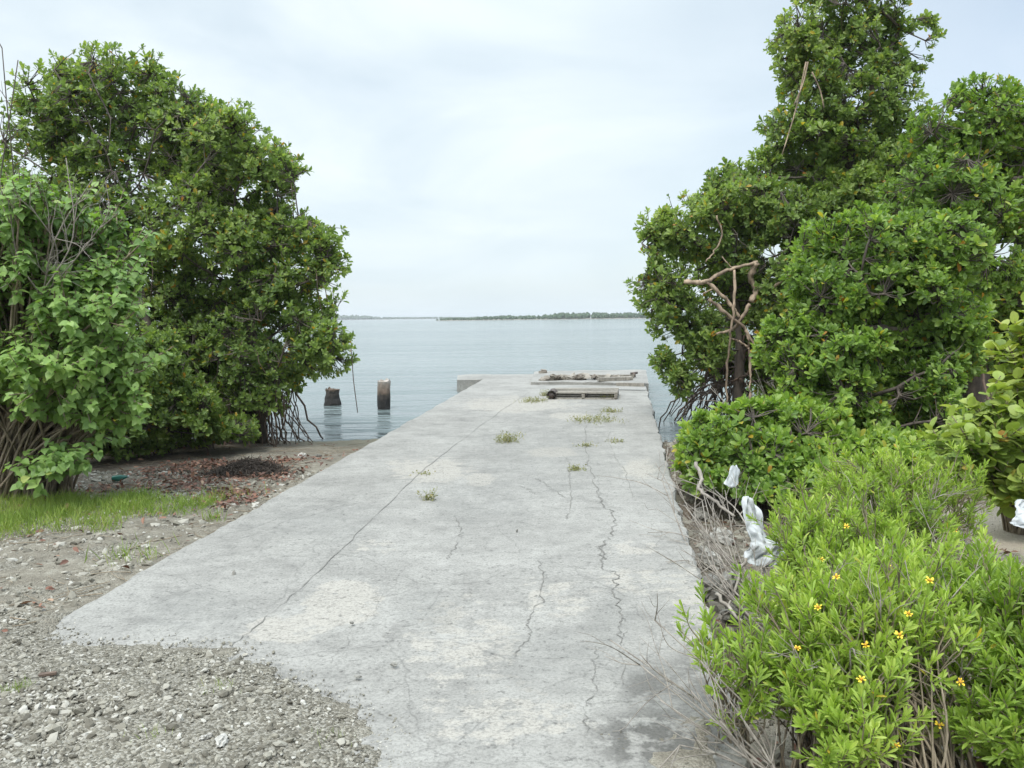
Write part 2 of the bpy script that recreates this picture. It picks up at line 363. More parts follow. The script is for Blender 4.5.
def shrub(name, label, base, brad, lobes, nst, leaf, L, T, nl=9, sub=3, r=.008, group=None, spread=(20, 60), whorls=2, gap=.05, droop=0, tint=.5,
          stem='stem', cat='shrub', gate=.3, shell=.6, odd=.01, sublen=.22, bare=0.0, seed=3, lean=.35, flowers=(), shoot=0):
    base = np.array(base, float); root = thing(name, label, cat, tuple(base), group)
    tips, O = sample(lobes, nst, shell, gate, seed=seed); st = MB(); TP = []; TA = []
    for t, o in zip(tips, O):
        a = rng.random()*6.28; rr = brad*math.sqrt(rng.random()); b = base+np.array([math.cos(a)*rr, math.sin(a)*rr*.9, 0]); b[2] = gz(b[0], b[1])-.03
        if t[2] < b[2]+.12: t = t.copy(); t[2] = b[2]+.12+.1*rng.random()
        if shoot and rng.random() < .45: t = t+np.array([rng.normal(0, .02), rng.normal(0, .02), rng.exponential(shoot)])
        d = t-b; m1 = b+d*np.array([lean*.6, lean*.6, .45])+rng.normal(0, .02, 3); m2 = b+d*np.array([.72, .72, .82])+rng.normal(0, .02, 3)
        q = curve([b, m1, m2, t], 4); st.tube(q, np.linspace(r*rng.uniform(.8, 1.5), r*.45, len(q)), 5, cap=False)
        dirn = nrm(q[-1]-q[-3]); ends = [(t, dirn)]
        for k in range(sub):
            f = q[int(len(q)*rng.uniform(.55, .92))]; dd = nrm(dirn*.7+o*.5+rng.normal(0, .45, 3)+np.array([0, 0, .5])); e = f+dd*sublen*rng.uniform(.5, 1.3)
            if e[2] < gz(e[0], e[1])+.08: continue
            st.tube([f, (f+e)/2+rng.normal(0, .008, 3), e], [r*.55, r*.45, r*.35], 4, cap=False); ends.append((e, nrm(dd+np.array([0, 0, .4]))))
        if rng.random() < bare: continue
        for e, dd in ends: TP.append(e); TA.append(dd)
    st.build('stems', M[stem], root, True)
    TP = np.array(TP); TA = np.array(TA); lf = MB()
    tcl = np.clip(tint+(vn(TP, 1.6, seed+2)-.5)*.5+rng.normal(0, .1, len(TP)), 0.02, .93)
    for wv in range(whorls):
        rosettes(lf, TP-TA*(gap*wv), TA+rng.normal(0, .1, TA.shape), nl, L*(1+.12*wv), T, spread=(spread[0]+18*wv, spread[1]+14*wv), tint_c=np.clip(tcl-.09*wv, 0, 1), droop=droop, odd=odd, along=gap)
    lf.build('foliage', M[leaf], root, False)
    if len(flowers):
        px, py, dp = proj(TP)
        for (fx, fy) in flowers:
            dd = np.hypot(px-fx, py-fy); c = np.nonzero(dd < 14)[0]
            if not len(c): c = np.array([dd.argmin()])
            i = c[dp[c].argmin()]; flower(TP[i]+TA[i]*.058, nrm(TA[i]+nrm(CAM-TP[i])*.5), root)
    return root, TP
def flower(p, ax, parent):
    mb = MB(); A, B = frame(ax[None]); A, B = A[0], B[0]
    V, Fq, Ft = T_ROUND
    for k in range(6):
        a = k/6*6.283+rng.normal(0, .2); d = nrm(A*math.cos(a)+B*math.sin(a)+ax*.25); leaves(mb, (p+d*.004)[None], d[None], ax[None], np.array([.0125])*rng.uniform(.7, 1.1), np.array([.6]), T_LANCE_W)
    o = mb.build('flower', M['petal'], parent, False)
    c = MB(); c.tube([p-ax*.002, p+ax*.006, p+ax*.008], [.0045, .005, .0025], 8); c.build('flower_centre', M['flower_eye'], o, True)
T_LANCE_W = _tmpl([(0, 0, 0, 0), (.4, .22, .03, .01), (.8, .26, 0, -.02), (1, 0, 0, -.06)])
M['petal'] = simplemat('yellow_petal', [(.3, (.75, .50, .02)), (.7, (.85, .62, .05))], 40, .6)
M['flower_eye'] = simplemat('flower_eye', [(.3, (.45, .22, .02)), (.7, (.60, .34, .03))], 200, .8)

# ------------------------------------------------------------------ ground, water, islands
ZW = -0.32
LA, LB = on(45, 626)[:2], on(482, 380)[:2]; RA, RB = on(716, 645)[:2], on(645.5, 385)[:2]
def xl(y): return LA[0]+(LB[0]-LA[0])*(y-LA[1])/(LB[1]-LA[1])
def xr(y): return RA[0]+(RB[0]-RA[0])*(y-RA[1])/(RB[1]-RA[1])
Y_END = float(on(560, 373.5)[1]); Y_START = 1.3
def poly_sd(P, poly):
    """signed distance, positive inside"""
    poly = np.asarray(poly); n = len(poly); d = np.full(len(P), 1e9); ins = np.zeros(len(P), bool)
    for i in range(n):
        a, b = poly[i], poly[(i+1) % n]; ab = b-a; t = np.clip(((P-a)@ab)/(ab@ab), 0, 1)
        d = np.minimum(d, np.linalg.norm(P-(a+t[:, None]*ab), axis=1))
        c = ((a[1] > P[:, 1]) != (b[1] > P[:, 1])); xx = a[0]+(P[:, 1]-a[1])/(b[1]-a[1]+1e-12)*ab[0]; ins ^= c & (P[:, 0] < xx)
    return np.where(ins, d, -d)
SPILL = [on(*p)[:2] for p in [(0, 604), (38, 612), (52, 630), (80, 643), (150, 644), (238, 652), (300, 676), (345, 703), (385, 738), (398, 775)]]+[np.array([-.42, 1.5]), np.array([-.3, -3]), np.array([-9, -3]), np.array([-9, 4.1])]
SPILL2 = [on(*p)[:2] for p in [(560, 790), (640, 745), (690, 722), (735, 690), (800, 640)]]+[np.array([3, 0]), np.array([-.1, 0])]
def ground_z(P):
    x, y = P[:, 0], P[:, 1]
    nzl = (fbm(P, .9, 3)-.5)
    zl = np.interp(y, [-30, 0, 3, 4.25, 4.55, 5, 8, 11, 13, 15, 20, 40], [.4, .03, .025, .02, -.02, -.035, -.12, -.20, -.315, -.5, -1.1, -2.5])+nzl*.10*ss(y, 4, 7)
    e = x-xr(y)
    zr = -.42*ss(y, 2.4, 3.6)+.40*ss(e, .45, 2.4)*ss(y, 2.4, 3.6)+nzl*.14
    zr = np.where(y > 8, np.maximum(zr, -.27-.3*ss(y, 12.5, 15))+np.interp(y, [8.5, 12, 15, 18, 40], [0, -.02, -.28, -.75, -2.2]), zr)
    zin = np.full(len(P), -.36)
    wob = (fbm(P, 2.2, 9)-.5)*.22+(fbm(P, 9, 4)-.5)*.08
    for s, q in ((SPILL, .03), (SPILL2, .012)):
        sd = poly_sd(P, s)+wob*(1 if s is SPILL else 1.6)
        zin = np.maximum(zin, np.where(sd > 0, np.minimum(q, sd*.07), sd*1.5))
    zin = np.where(y < Y_START+.25, .012, zin)
    dl = xl(y)-x; w = ss(dl, -.12, -.01); z = zin*(1-w)+zl*w
    w = ss(e, -.12, -.01); z = z*(1-w)+zr*w
    z = np.where(y > 25, np.minimum(z, -1), z)
    return z
def axis(lo, hi, fl, fh, d, g=1.10):
    a = list(np.arange(fl, fh, d)); s = d
    while a[-1] < hi: s *= g; a.append(a[-1]+s)
    s = d
    while a[0] > lo: s *= g; a.insert(0, a[0]-s)
    return np.array(a)
gx = axis(-400, 400, -5.5, 4.0, .05); gy = axis(-400, 60, 1.2, 10, .05)
X, Y = np.meshgrid(gx, gy); P2 = np.stack([X.ravel(), Y.ravel()], 1); Z = ground_z(P2)
gravel = np.maximum(ss(poly_sd(P2, SPILL), -.05, .1), 0)*ss(6-P2[:, 1], 0, 1.5)
nzg = fbm(P2, 1.1, 21); nz2 = fbm(P2, 3.5, 41)
left = ss(xl(P2[:, 1])-P2[:, 0], -.1, .0)
gravel = np.maximum(gravel, left*ss(nz2, .5, .62)*ss(8.2-P2[:, 1], 0, 2.5)*.8)
wet = ss(-Z, .22, .34)*ss(P2[:, 1], 8, 10)
right = ss(P2[:, 0]-xr(P2[:, 1]), -.1, .05)
sand = right*ss(P2[:, 0], 2.2, 2.9)*ss(P2[:, 1], 4.2, 4.9)*(1-ss(P2[:, 1], 6.5, 7.5))
humus = np.maximum(left*ss(P2[:, 1]+(nz2-.5)*2.5, 8.6, 9.8)*ss(-3.6-P2[:, 0]+(nzg-.5)*2, -.6, .8)*.85, right*np.maximum(ss(P2[:, 1], 6.3, 7.5), (1-sand)*ss(nz2, .35, .6))*.8)
Z = Z+(fbm(P2, 12, 2)-.5)*.02+np.where(gravel > .3, (vn(P2, 26, 5)-.5)*.02, 0)
m, nt = newmat('ground_material')
v1 = N(nt, 'ShaderNodeTexVoronoi', i_Scale=38.0); nt.links.new(N(nt, 'ShaderNodeTexCoord').outputs['Object'], v1.inputs['Vector'])
v2 = N(nt, 'ShaderNodeTexVoronoi', i_Scale=95.0); nt.links.new(N(nt, 'ShaderNodeTexCoord').outputs['Object'], v2.inputs['Vector'])
fine = noise(nt, 60, 5, .7); mid = noise(nt, 3.2, 5, .6)
soil = rmp(nt, mth(nt, 'ADD', mth(nt, 'MULTIPLY', mid, .35), mth(nt, 'ADD', mth(nt, 'MULTIPLY', fine, .35), mth(nt, 'MULTIPLY', noise(nt, 14, 5, .7), .3))), [(.36, (.105, .09, .068)), (.5, (.235, .21, .165)), (.62, (.37, .345, .285))])
sepc = N(nt, 'ShaderNodeSeparateColor'); nt.links.new(v2.outputs['Color'], sepc.inputs[0])
grv = rmp(nt, sepc.outputs[0], [(0, (.10, .09, .068)), (.5, (.215, .197, .155)), (1, (.38, .36, .31))])
grv = mixc(nt, .6, grv, rmp(nt, noise(nt, 5, 4), [(.3, .7), (.7, 1.2)]), 'MULTIPLY')
col = mixc(nt, attr(nt, 'gravel'), soil, grv)
col = mixc(nt, attr(nt, 'sand'), col, rmp(nt, fine, [(.3, (.40, .34, .26)), (.7, (.56, .49, .40))]))
col = mixc(nt, attr(nt, 'wet'), col, (.24, .215, .15)); col = mixc(nt, attr(nt, 'humus'), col, rmp(nt, mth(nt, 'ADD', mth(nt, 'MULTIPLY', fine, .5), mth(nt, 'MULTIPLY', noise(nt, 11, 6, .75), .5)), [(.38, (.05, .038, .028)), (.5, (.12, .09, .065)), (.6, (.22, .175, .135))]))
p = N(nt, 'ShaderNodeBsdfPrincipled', i_Roughness=.92); nt.links.new(col, p.inputs[0])
hh = mth(nt, 'ADD', mth(nt, 'MULTIPLY', v2.outputs['Distance'], -1.2), fine); nt.links.new(bump(nt, hh, .8, .012), p.inputs['Normal']); finish(nt, p.outputs[0]); M['ground'] = m
mb = MB(); nxg, nyg = len(gx), len(gy); i = np.arange(nyg-1)[:, None]*nxg+np.arange(nxg-1)
mb.add(np.column_stack([P2, Z]), [np.stack([i, i+1, i+nxg+1, i+nxg], -1).reshape(-1, 4)])
tag(mb.build('ground', M['ground'], None, True, dict(gravel=gravel, sand=sand, wet=wet, humus=humus)), kind='structure')

m, nt = newmat('water_material')
wv = mth(nt, 'ADD', mth(nt, 'MULTIPLY', noise(nt, 1.0, 5, .6, mapped(nt, (1.3, 3.0, 1)), .6), 1.0), mth(nt, 'MULTIPLY', noise(nt, 1.0, 4, .55, mapped(nt, (.30, .85, 1))), 3.4))
wv = mth(nt, 'ADD', wv, mth(nt, 'MULTIPLY', noise(nt, 1.0, 4, .6, mapped(nt, (.10, .42, 1))), 6.5))
wc = rmp(nt, noise(nt, 1.0, 3, .5, mapped(nt, (.012, .05, 1))), [(.35, (.14, .178, .178)), (.65, (.19, .225, .222))])
p = N(nt, 'ShaderNodeBsdfPrincipled', i_Roughness=.09, i_IOR=1.33); nt.links.new(wc, p.inputs[0]); nt.links.new(bump(nt, wv, .9, .14), p.inputs['Normal']); finish(nt, p.outputs[0]); M['water'] = m
mb = MB(); wx = axis(-6000, 6000, -30, 30, 6, 1.35); wy = axis(9, 6000, 9, 60, 6, 1.35); X, Y = np.meshgrid(wx, wy); k = len(wx); i = np.arange(len(wy)-1)[:, None]*k+np.arange(k-1)
mb.add(np.column_stack([X.ravel(), Y.ravel(), np.full(X.size, ZW)]), [np.stack([i, i+1, i+k+1, i+k], -1).reshape(-1, 4)])
tag(mb.build('water', M['water']), kind='structure')

M['farleaf'] = simplemat('far_woodland', [(.3, (.03, .06, .032)), (.5, (.055, .095, .045)), (.75, (.10, .14, .07))], .35, .9, .3, .3)
M['farsand'] = simplemat('island_shore', [(.3, (.13, .12, .09)), (.7, (.26, .23, .18))], .2, .9, .2, .1)
def island(pts, D, hpx, name_i):
    """low island: shore ridge plus a mass of rounded tree heads along its length; pts of (px, height px)"""
    k = D/F; xs = [at(p, 317, D)[0] for p, _ in pts]; hs = [h*k*.82 for _, h in pts]
    x0, x1 = xs[0], xs[-1]; mb = MB(); n = 40; t = np.linspace(x0, x1, n)
    dep = min(40, (x1-x0)*.2)
    prof = [(-.6, -1), (-.5, .25), (0, .9), (.5, .25), (.6, -1)]
    V = [[x, D+dep*a+ (vn(np.array([[x*.02, a]]))[0]-.5)*10, ZW+z*(.7 if 0 < j < n-1 else .02)] for j, x in enumerate(t) for a, z in prof]
    ii = np.arange(n-1)[:, None]*5+np.arange(4); mb.add(V, [np.stack([ii, ii+5, ii+6, ii+1], -1).reshape(-1, 4)])
    tag(mb.build('island', M['farsand'], None, True), kind='structure')
    tr = MB(); cnt = int((x1-x0)/(k*1.1))+20; c = np.column_stack([rng.uniform(x0, x1, cnt*2), D+rng.uniform(-.42, .35, cnt*2)*dep])
    for q in c:
        hh = np.interp(q[0], xs, hs)*rng.uniform(.55, 1.05)*(.8+.4*vn(np.array([[q[0]/(25*k), 0]]))[0]); rad = max(hh*rng.uniform(.35, .6), 1.2*k)
        u = np.linspace(-.9, 1, 5); a = np.arange(8)/8*6.283
        V = np.array([[math.cos(b)*rad*math.sqrt(max(0, 1-v*v))*(1+.0*v), math.sin(b)*rad*math.sqrt(max(0, 1-v*v)), hh*.55*v] for v in u for b in a])
        V *= 1+rng.uniform(-.22, .22, (len(V), 1)); V += [q[0], q[1], ZW+hh*.5]
        jj = np.arange(4)[:, None]*8+np.arange(8); j1 = np.arange(4)[:, None]*8+(np.arange(8)+1) % 8
        tr.add(V, [np.stack([jj, j1, j1+8, jj+8], -1).reshape(-1, 4)])
    tag(tr.build('forest', M['farleaf'], None, False), name_i, 'woodland', kind='stuff')
island([(437, 3), (455, 4.2), (500, 5), (560, 6.5), (600, 7.5), (640, 8), (720, 9), (860, 9)], 560, 8, 'dark wooded island low on the horizon beyond the jetty')
island([(250, 6), (340, 6), (362, 4.5), (385, 3.2), (440, 2.6), (480, 2.2)], 1750, 5, 'pale hazy island low on the horizon beside the left mangroves')

# ------------------------------------------------------------------ concrete jetty
m, nt = newmat('weathered_concrete')
big = noise(nt, .9, 5, .6); md = noise(nt, 6, 6, .65); fn = noise(nt, 70, 5, .7); st = noise(nt, 1.0, 5, .65, mapped(nt, (1.5, 14, 1)))
base = rmp(nt, mth(nt, 'ADD', mth(nt, 'MULTIPLY', big, .55), mth(nt, 'MULTIPLY', md, .45)), [(.34, (.232, .224, .206)), (.5, (.302, .292, .269)), (.64, (.355, .344, .318))])
base = mixc(nt, .25, base, rmp(nt, st, [(.34, .72), (.55, 1.05)]), 'MULTIPLY'); base = mixc(nt, .75, base, rmp(nt, noise(nt, 2.3, 9, .74), [(.33, .66), (.46, .97), (.68, 1.12)]), 'MULTIPLY')
ragged = mth(nt, 'ADD', mth(nt, 'MULTIPLY', mth(nt, 'SUBTRACT', noise(nt, 7, 9, .78), .5), 3.4), mth(nt, 'MULTIPLY', mth(nt, 'SUBTRACT', st, .5), .7))
pl = mth(nt, 'MULTIPLY', rmp(nt, mth(nt, 'ADD', attr(nt, 'pale'), mth(nt, 'MULTIPLY', ragged, 1.1)), [(.52, 0.0), (.74, .85)]), rmp(nt, fn, [(.3, .6), (.55, 1.0)]))
base = mixc(nt, pl, base, (.385, .36, .318))
dk = mth(nt, 'MULTIPLY', rmp(nt, mth(nt, 'ADD', attr(nt, 'dark'), mth(nt, 'MULTIPLY', ragged, .55)), [(.25, 0.0), (.70, .42)]), rmp(nt, fn, [(.3, .6), (.6, 1.0)]))
base = mixc(nt, dk, base, (.165, .165, .155)); speck = rmp(nt, noise(nt, 22, 7, .8), [(.36, .50), (.45, .98), (.60, 1.0), (.70, 1.28)]); base = mixc(nt, 1.0, base, speck, 'MULTIPLY')
gr = mth(nt, 'MULTIPLY', attr(nt, 'grit'), rmp(nt, md, [(.42, 0.0), (.52, 1.0)]))
base = mixc(nt, gr, base, (.12, .115, .105))
base = mixc(nt, .75, base, rmp(nt, fn, [(.36, .62), (.52, 1.0), (.66, 1.14)]), 'MULTIPLY')
vp = N(nt, 'ShaderNodeTexVoronoi', i_Scale=7.0); nt.links.new(N(nt, 'ShaderNodeTexCoord').outputs['Object'], vp.inputs['Vector'])
pit = rmp(nt, vp.outputs['Distance'], [(.03, .45), (.07, 1.0)]); base = mixc(nt, .8, base, pit, 'MULTIPLY')
# hairline crazing
nd = N(nt, 'ShaderNodeTexNoise', i_Scale=2.0, i_Detail=4.0); nt.links.new(N(nt, 'ShaderNodeTexCoord').outputs['Object'], nd.inputs['Vector'])
va = N(nt, 'ShaderNodeVectorMath', operation='MULTIPLY_ADD'); nt.links.new(nd.outputs['Color'], va.inputs[0]); va.inputs[1].default_value = (.5, .5, 0)
nt.links.new(N(nt, 'ShaderNodeTexCoord').outputs['Object'], va.inputs[2])
vc = N(nt, 'ShaderNodeTexVoronoi', feature='DISTANCE_TO_EDGE', i_Scale=.95); nt.links.new(va.outputs[0], vc.inputs['Vector'])
hl = mth(nt, 'MAXIMUM', rmp(nt, vc.outputs['Distance'], [(.001, .72), (.005, 1.0)]), rmp(nt, big, [(.45, 0.3), (.58, 1.0)]))
base = mixc(nt, .9, base, hl, 'MULTIPLY')
p = N(nt, 'ShaderNodeBsdfPrincipled', i_Roughness=.88); nt.links.new(base, p.inputs[0])
nt.links.new(bump(nt, mth(nt, 'ADD', mth(nt, 'MULTIPLY', md, 1.2), fn), .35, .008), p.inputs['Normal']); finish(nt, p.outputs[0]); M['concrete'] = m
M['crack'] = simplemat('crack_shadow_dirt', [(.3, (.11, .105, .095)), (.7, (.25, .24, .22))], 30, .95)
jet = thing('concrete_jetty', 'long cracked grey concrete jetty running out into the water', 'jetty', (1.0, 12, 0))
nu = 71; vy = axis(Y_START, Y_END, 2.6, 6.5, .05, 1.018); vy = vy[vy <= Y_END]; vy = np.append(vy, Y_END)
U = np.linspace(0, 1, nu); DP = []
for y in vy:
    l = xl(y)+(fbm(np.array([[y, 0.]]), 2.5, 3)[0]-.5)*.07+(vn(np.array([[y, 0.]]), 14, 3)[0]-.5)*.02; r = xr(y)+(fbm(np.array([[y, 5.]]), 2.5, 3)[0]-.5)*.08+(vn(np.array([[y, 5.]]), 14, 3)[0]-.5)*.03
    DP.append(np.column_stack([l+(r-l)*U, np.full(nu, y)]))
DP = np.vstack(DP); Zd = (fbm(DP, .7, 13)-.5)*.025+(fbm(DP, 5, 17)-.5)*.005-.004*((np.tile(U, len(vy)) < .006) | (np.tile(U, len(vy)) > .994))
ppx, ppy, _ = proj(np.column_stack([DP, np.zeros(len(DP))]))
def blob(cx, cy, rx, ry, soft=.5):
    q = np.hypot((ppx-cx)/rx, (ppy-cy)/ry)+(fbm(DP, 3, 31)-.5)*.9; return 1-ss(q, 1-soft, 1+soft)
pale = np.zeros(len(DP))
for b in [(345, 602, 48, 22, .2), (285, 628, 45, 18, .25), (455, 640, 62, 38, .35), (560, 600, 40, 25, .4), (640, 580, 45, 14, .4), (700, 600, 30, 60, .5), (556, 452, 28, 5, .3), (380, 548, 30, 9, .4),
          (520, 405, 60, 8, .5), (480, 480, 14, 6, .3), (630, 550, 30, 10, .4), (500, 720, 90, 30, .5), (430, 470, 40, 12, .6), (568, 416, 22, 4, .3), (640, 470, 20, 12, .5)]: pale = np.maximum(pale, blob(*b)*(.95 if b[0] in (345, 285) or b[1] < 500 else .62))
dark = np.zeros(len(DP))
for b in [(480, 500, 60, 25, .6), (545, 455, 70, 40, .6), (420, 610, 40, 25, .6), (560, 660, 60, 40, .6), (200, 610, 70, 25, .6), (330, 520, 60, 22, .6), (650, 690, 40, 30, .4), (610, 620, 30, 30, .5)]: dark = np.maximum(dark, blob(*b)*.55)
grit = np.maximum(blob(660, 745, 60, 42, .5), blob(650, 690, 26, 22, .5)*.9); grit = np.maximum(grit, blob(700, 690, 30, 40, .5)*.7)
mb = MB(); nr = len(vy); i = np.arange(nr-1)[:, None]*nu+np.arange(nu-1); mb.add(np.column_stack([DP, Zd]), [np.stack([i, i+1, i+nu+1, i+nu], -1).reshape(-1, 4)])
G = np.column_stack([DP, Zd]).reshape(nr, nu, 3); extra = [0]*0
bound = np.vstack([G[:, 0][::-1], G[0, 1:], G[1:, -1], G[-1, ::-1][1:]]); lvl = [0, -.02, -.30, -.9]; rows = []
for k, z in enumerate(lvl):
    q = bound.copy(); q[:, 2] += z
    if k: c = np.array([1.0, 12]); q[:, 0] += np.where(q[:, 0] > (xl(q[:, 1])+xr(q[:, 1]))/2, 1, -1)*(.012+(fbm(q[:, :3], 4, 3)-.5)*.05)
    rows.append(q)
nb = len(bound); jj = np.arange(3)[:, None]*nb+np.arange(nb-1)
mb.add(np.vstack(rows), [np.stack([jj, jj+nb, jj+nb+1, jj+1], -1).reshape(-1, 4)])
def crack(pts, w=.012, wig=.012, n=14):
    q = curve([on(*a)[:2] for a in pts], n); T = nrm(np.gradient(q, axis=0)); S_ = np.column_stack([-T[:, 1], T[:, 0]])
    q = q+S_*((fbm(np.column_stack([np.arange(len(q))*.6, np.full(len(q), pts[0][0])]), 1, 2, 3)-.5)*wig*6)[:, None]
    ww = .46*w*(.15+1.5*vn(np.column_stack([np.arange(len(q))*.5, np.full(len(q), pts[0][1])])))*np.sqrt(np.minimum(1, np.minimum(np.arange(len(q))+.3, len(q)-.7-np.arange(len(q)))/4))
    Pz = np.vstack([q+S_*ww[:, None]/2, q-S_*ww[:, None]/2]); z = (fbm(Pz, .7, 13)-.5)*.025+(fbm(Pz, 5, 17)-.5)*.005+.0042
    k = len(q); a = np.arange(k-1); mb.add(np.column_stack([Pz, z]), [np.stack([a, a+k, a+k+1, a+1], -1)], mi=1)
for c in [([(231, 646), (270, 613), (320, 570), (370, 522), (420, 473), (462, 440), (500, 412), (530, 392)], .012, .007),
          ([(603, 540), (603, 566), (617, 572), (614, 587), (622, 619), (617, 640)], .016, .012), ([(585, 425), (586, 445), (588, 462), (597, 487), (603, 503), (614, 516), (612, 532), (601, 549), (603, 562)], .020, .014),
          ([(538, 560), (543, 593), (527, 619), (530, 635), (511, 661)], .011, .012), ([(598, 645), (593, 667), (595, 688), (585, 714), (588, 740)], .009, .01), ([(456, 516), (461, 532), (454, 549), (446, 560)], .011, .01),
          ([(515, 485), (526, 488), (536, 494)], .012, .01), ([(536, 478), (548, 486), (566, 498)], .013, .01), ([(566, 455), (570, 480), (572, 505), (566, 520)], .010, .012), ([(600, 500), (620, 510), (650, 505)], .006, .01),
          ([(470, 401), (488, 402), (506, 402)], .04, .01), ([(468, 410), (480, 411), (494, 411)], .035, .01), ([(560, 566), (590, 568), (630, 572), (690, 566)], .007, .01), ([(614, 587), (640, 590), (665, 584)], .006, .01),
          ([(325, 668), (350, 640), (380, 600), (415, 560)], .003, .014), ([(618, 610), (626, 628), (620, 650), (628, 690)], .007, .01), ([(570, 700), (600, 704), (640, 700)], .005, .01), ([(543, 593), (575, 590), (614, 587)], .005, .01),
          ([(608, 430), (612, 450), (624, 470), (632, 500)], .008, .012)]: crack(*c)
z0 = np.zeros(mb.n); A_ = {k: z0.copy() for k in ('pale', 'dark', 'grit')}
for k, v in (('pale', pale), ('dark', dark), ('grit', grit)): A_[k][:len(DP)] = v
deck = mb.build('deck', [M['concrete'], M['crack']], jet, False, A_)
def slabbox(name, corners, z0, z1, parent, chip=.03, res=.12):
    """a weathered slab over a quad of four (x, y) corners: worn arrises, uneven top"""
    c = [np.array(q[:2], float) for q in corners]; mb = MB()
    n1 = max(3, int(np.linalg.norm(c[1]-c[0])/res)); n2 = max(3, int(np.linalg.norm(c[3]-c[0])/res))
    u, v = np.meshgrid(np.linspace(0, 1, n1), np.linspace(0, 1, n2)); u, v = u[..., None], v[..., None]
    xy = (c[0]*(1-u)+c[1]*u)*(1-v)+(c[3]*(1-u)+c[2]*u)*v; f = xy.reshape(-1, 2)
    ed = np.minimum(np.minimum(u, 1-u)[..., 0]*n1, np.minimum(v, 1-v)[..., 0]*n2).ravel()
    z = z1+(fbm(f, 3, 8)-.5)*chip-np.where(ed < .5, .012+chip*.6*vn(f, 5, 2), 0)
    ii = np.arange(n2-1)[:, None]*n1+np.arange(n1-1); top = np.column_stack([f, z]); mb.add(top, [np.stack([ii, ii+1, ii+n1+1, ii+n1], -1).reshape(-1, 4)])
    Gm = top.reshape(n2, n1, 3); b = np.vstack([Gm[0], Gm[1:, -1], Gm[-1, ::-1][1:], Gm[::-1, 0][1:]]); rows = [b]
    for k in (.3, 1.0): q = b.copy(); q[:, 2] = b[:, 2]+(z0-b[:, 2])*k; q[:, :2] += (fbm(q, 4, 3)-.5)[:, None]*chip; rows.append(q)
    nb = len(b); jj = np.arange(2)[:, None]*nb+np.arange(nb-1); mb.add(np.vstack(rows), [np.stack([jj, jj+nb, jj+nb+1, jj+1], -1).reshape(-1, 4)])
    return mb.build(name, M['concrete'], parent, False, {k: np.zeros(mb.n)+(.3 if k == 'pale' else .25 if k == 'dark' else 0) for k in ('pale', 'dark', 'grit')})
e0 = on(457, 379.5)[:2]; e1 = on(487, 378.5)[:2]
slabbox('corner_block', [(e0[0], e0[1]), (xl(e0[1])+.03, e0[1]-.02), (xl(Y_END)+.02, Y_END), (e0[0]-.1, Y_END+.05)], -.8, .015, jet)
s0 = on(531, 384.5)[:2]; s1 = on(646, 386)[:2]
slabbox('raised_step', [(s0[0], s0[1]), (s1[0]+.06, s1[1]), (xr(Y_END)+.12, Y_END+.1), (on(535, 375)[0], Y_END+.1)], -.7, .085, jet, .035)

# ------------------------------------------------------------------ stones
def ico(sub=0):
    import bmesh
    b = bmesh.new(); bmesh.ops.create_icosphere(b, subdivisions=sub+1, radius=1); b.verts.ensure_lookup_table()
    V = np.array([v.co[:] for v in b.verts]); Fc = np.array([[v.index for v in f.verts] for f in b.faces]); b.free(); return V, Fc
I0, I1, I2 = ico(0), ico(1), ico(2)
def stones(mb, P, r, flat=.5, tmpl=I0, tint=None):
    V, Fc = tmpl; n = len(P); k = len(V)
    Rn = nrm(rng.normal(size=(n, 4))); w, x, y, z = Rn.T*np.array([[1], [.25], [.25], [1]]); q = nrm(np.stack([w, x, y, z], 1)); w, x, y, z = q.T
    Rm = np.stack([1-2*(y*y+z*z), 2*(x*y-w*z), 2*(x*z+w*y), 2*(x*y+w*z), 1-2*(x*x+z*z), 2*(y*z-w*x), 2*(x*z-w*y), 2*(y*z+w*x), 1-2*(x*x+y*y)], 1).reshape(n, 3, 3)
    sc = np.column_stack([rng.uniform(.7, 1.35, n), rng.uniform(.5, 1.0, n), rng.uniform(.6, 1.2, n)*flat])
    Vj = V[None]*(1+rng.uniform(-.28, .28, (n, k, 1)))*sc[:, None]*np.asarray(r)[:, None, None]
    Xw = np.einsum('nij,nkj->nki', Rm, Vj)+P[:, None]
    t = rng.random(n) if tint is None else tint
    mb.add(Xw.reshape(-1, 3), [(Fc[None]+(np.arange(n)*k)[:, None, None]).reshape(-1, 3)], np.repeat(t, k))
M['stone'] = simplemat('limestone_chip', [(.2, (.13, .118, .092)), (.5, (.265, .248, .20)), (.72, (.37, .35, .30)), (.92, (.50, .485, .44))], 45, .9, .4, .004, .75)
M['rock'] = simplemat('grey_rock', [(.25, (.16, .15, .13)), (.5, (.32, .31, .28)), (.75, (.52, .50, .46))], 9, .9, .8, .02, .35)
def scatter(n, x0, x1, y0, y1, dens):
    P = np.column_stack([rng.uniform(x0, x1, n), rng.uniform(y0, y1, n)]); return P[rng.random(n) < dens(P)]
def lift(P, dz=0): return np.column_stack([P, ground_z(P)+dz])
mb = MB()
P = scatter(62000, -5.2, .0, 2.2, 5.4, lambda P: ss(poly_sd(P, SPILL)+(fbm(P, 2.2, 9)-.5)*.22+(fbm(P, 9, 4)-.5)*.08, .02, .22)*(.30+.7*ss(fbm(P, 1.6, 77), .40, .60))*ss(5.6-P[:, 1], 0, 1.2))
r = np.minimum(.0052+rng.exponential(.0046, len(P)), .028); stones(mb, lift(P, .0)+np.column_stack([np.zeros((len(P), 2)), r*.15]), r, .55)
P = scatter(24000, -6.5, -1.2, 3.6, 9.5, lambda P: ss(xl(P[:, 1])-P[:, 0], .02, .1)*(.32+.68*ss(fbm(P, 1.5, 41), .44, .62)))
r = np.minimum(.005+rng.exponential(.0085, len(P)), .05); stones(mb, lift(P, .0), r, .5)
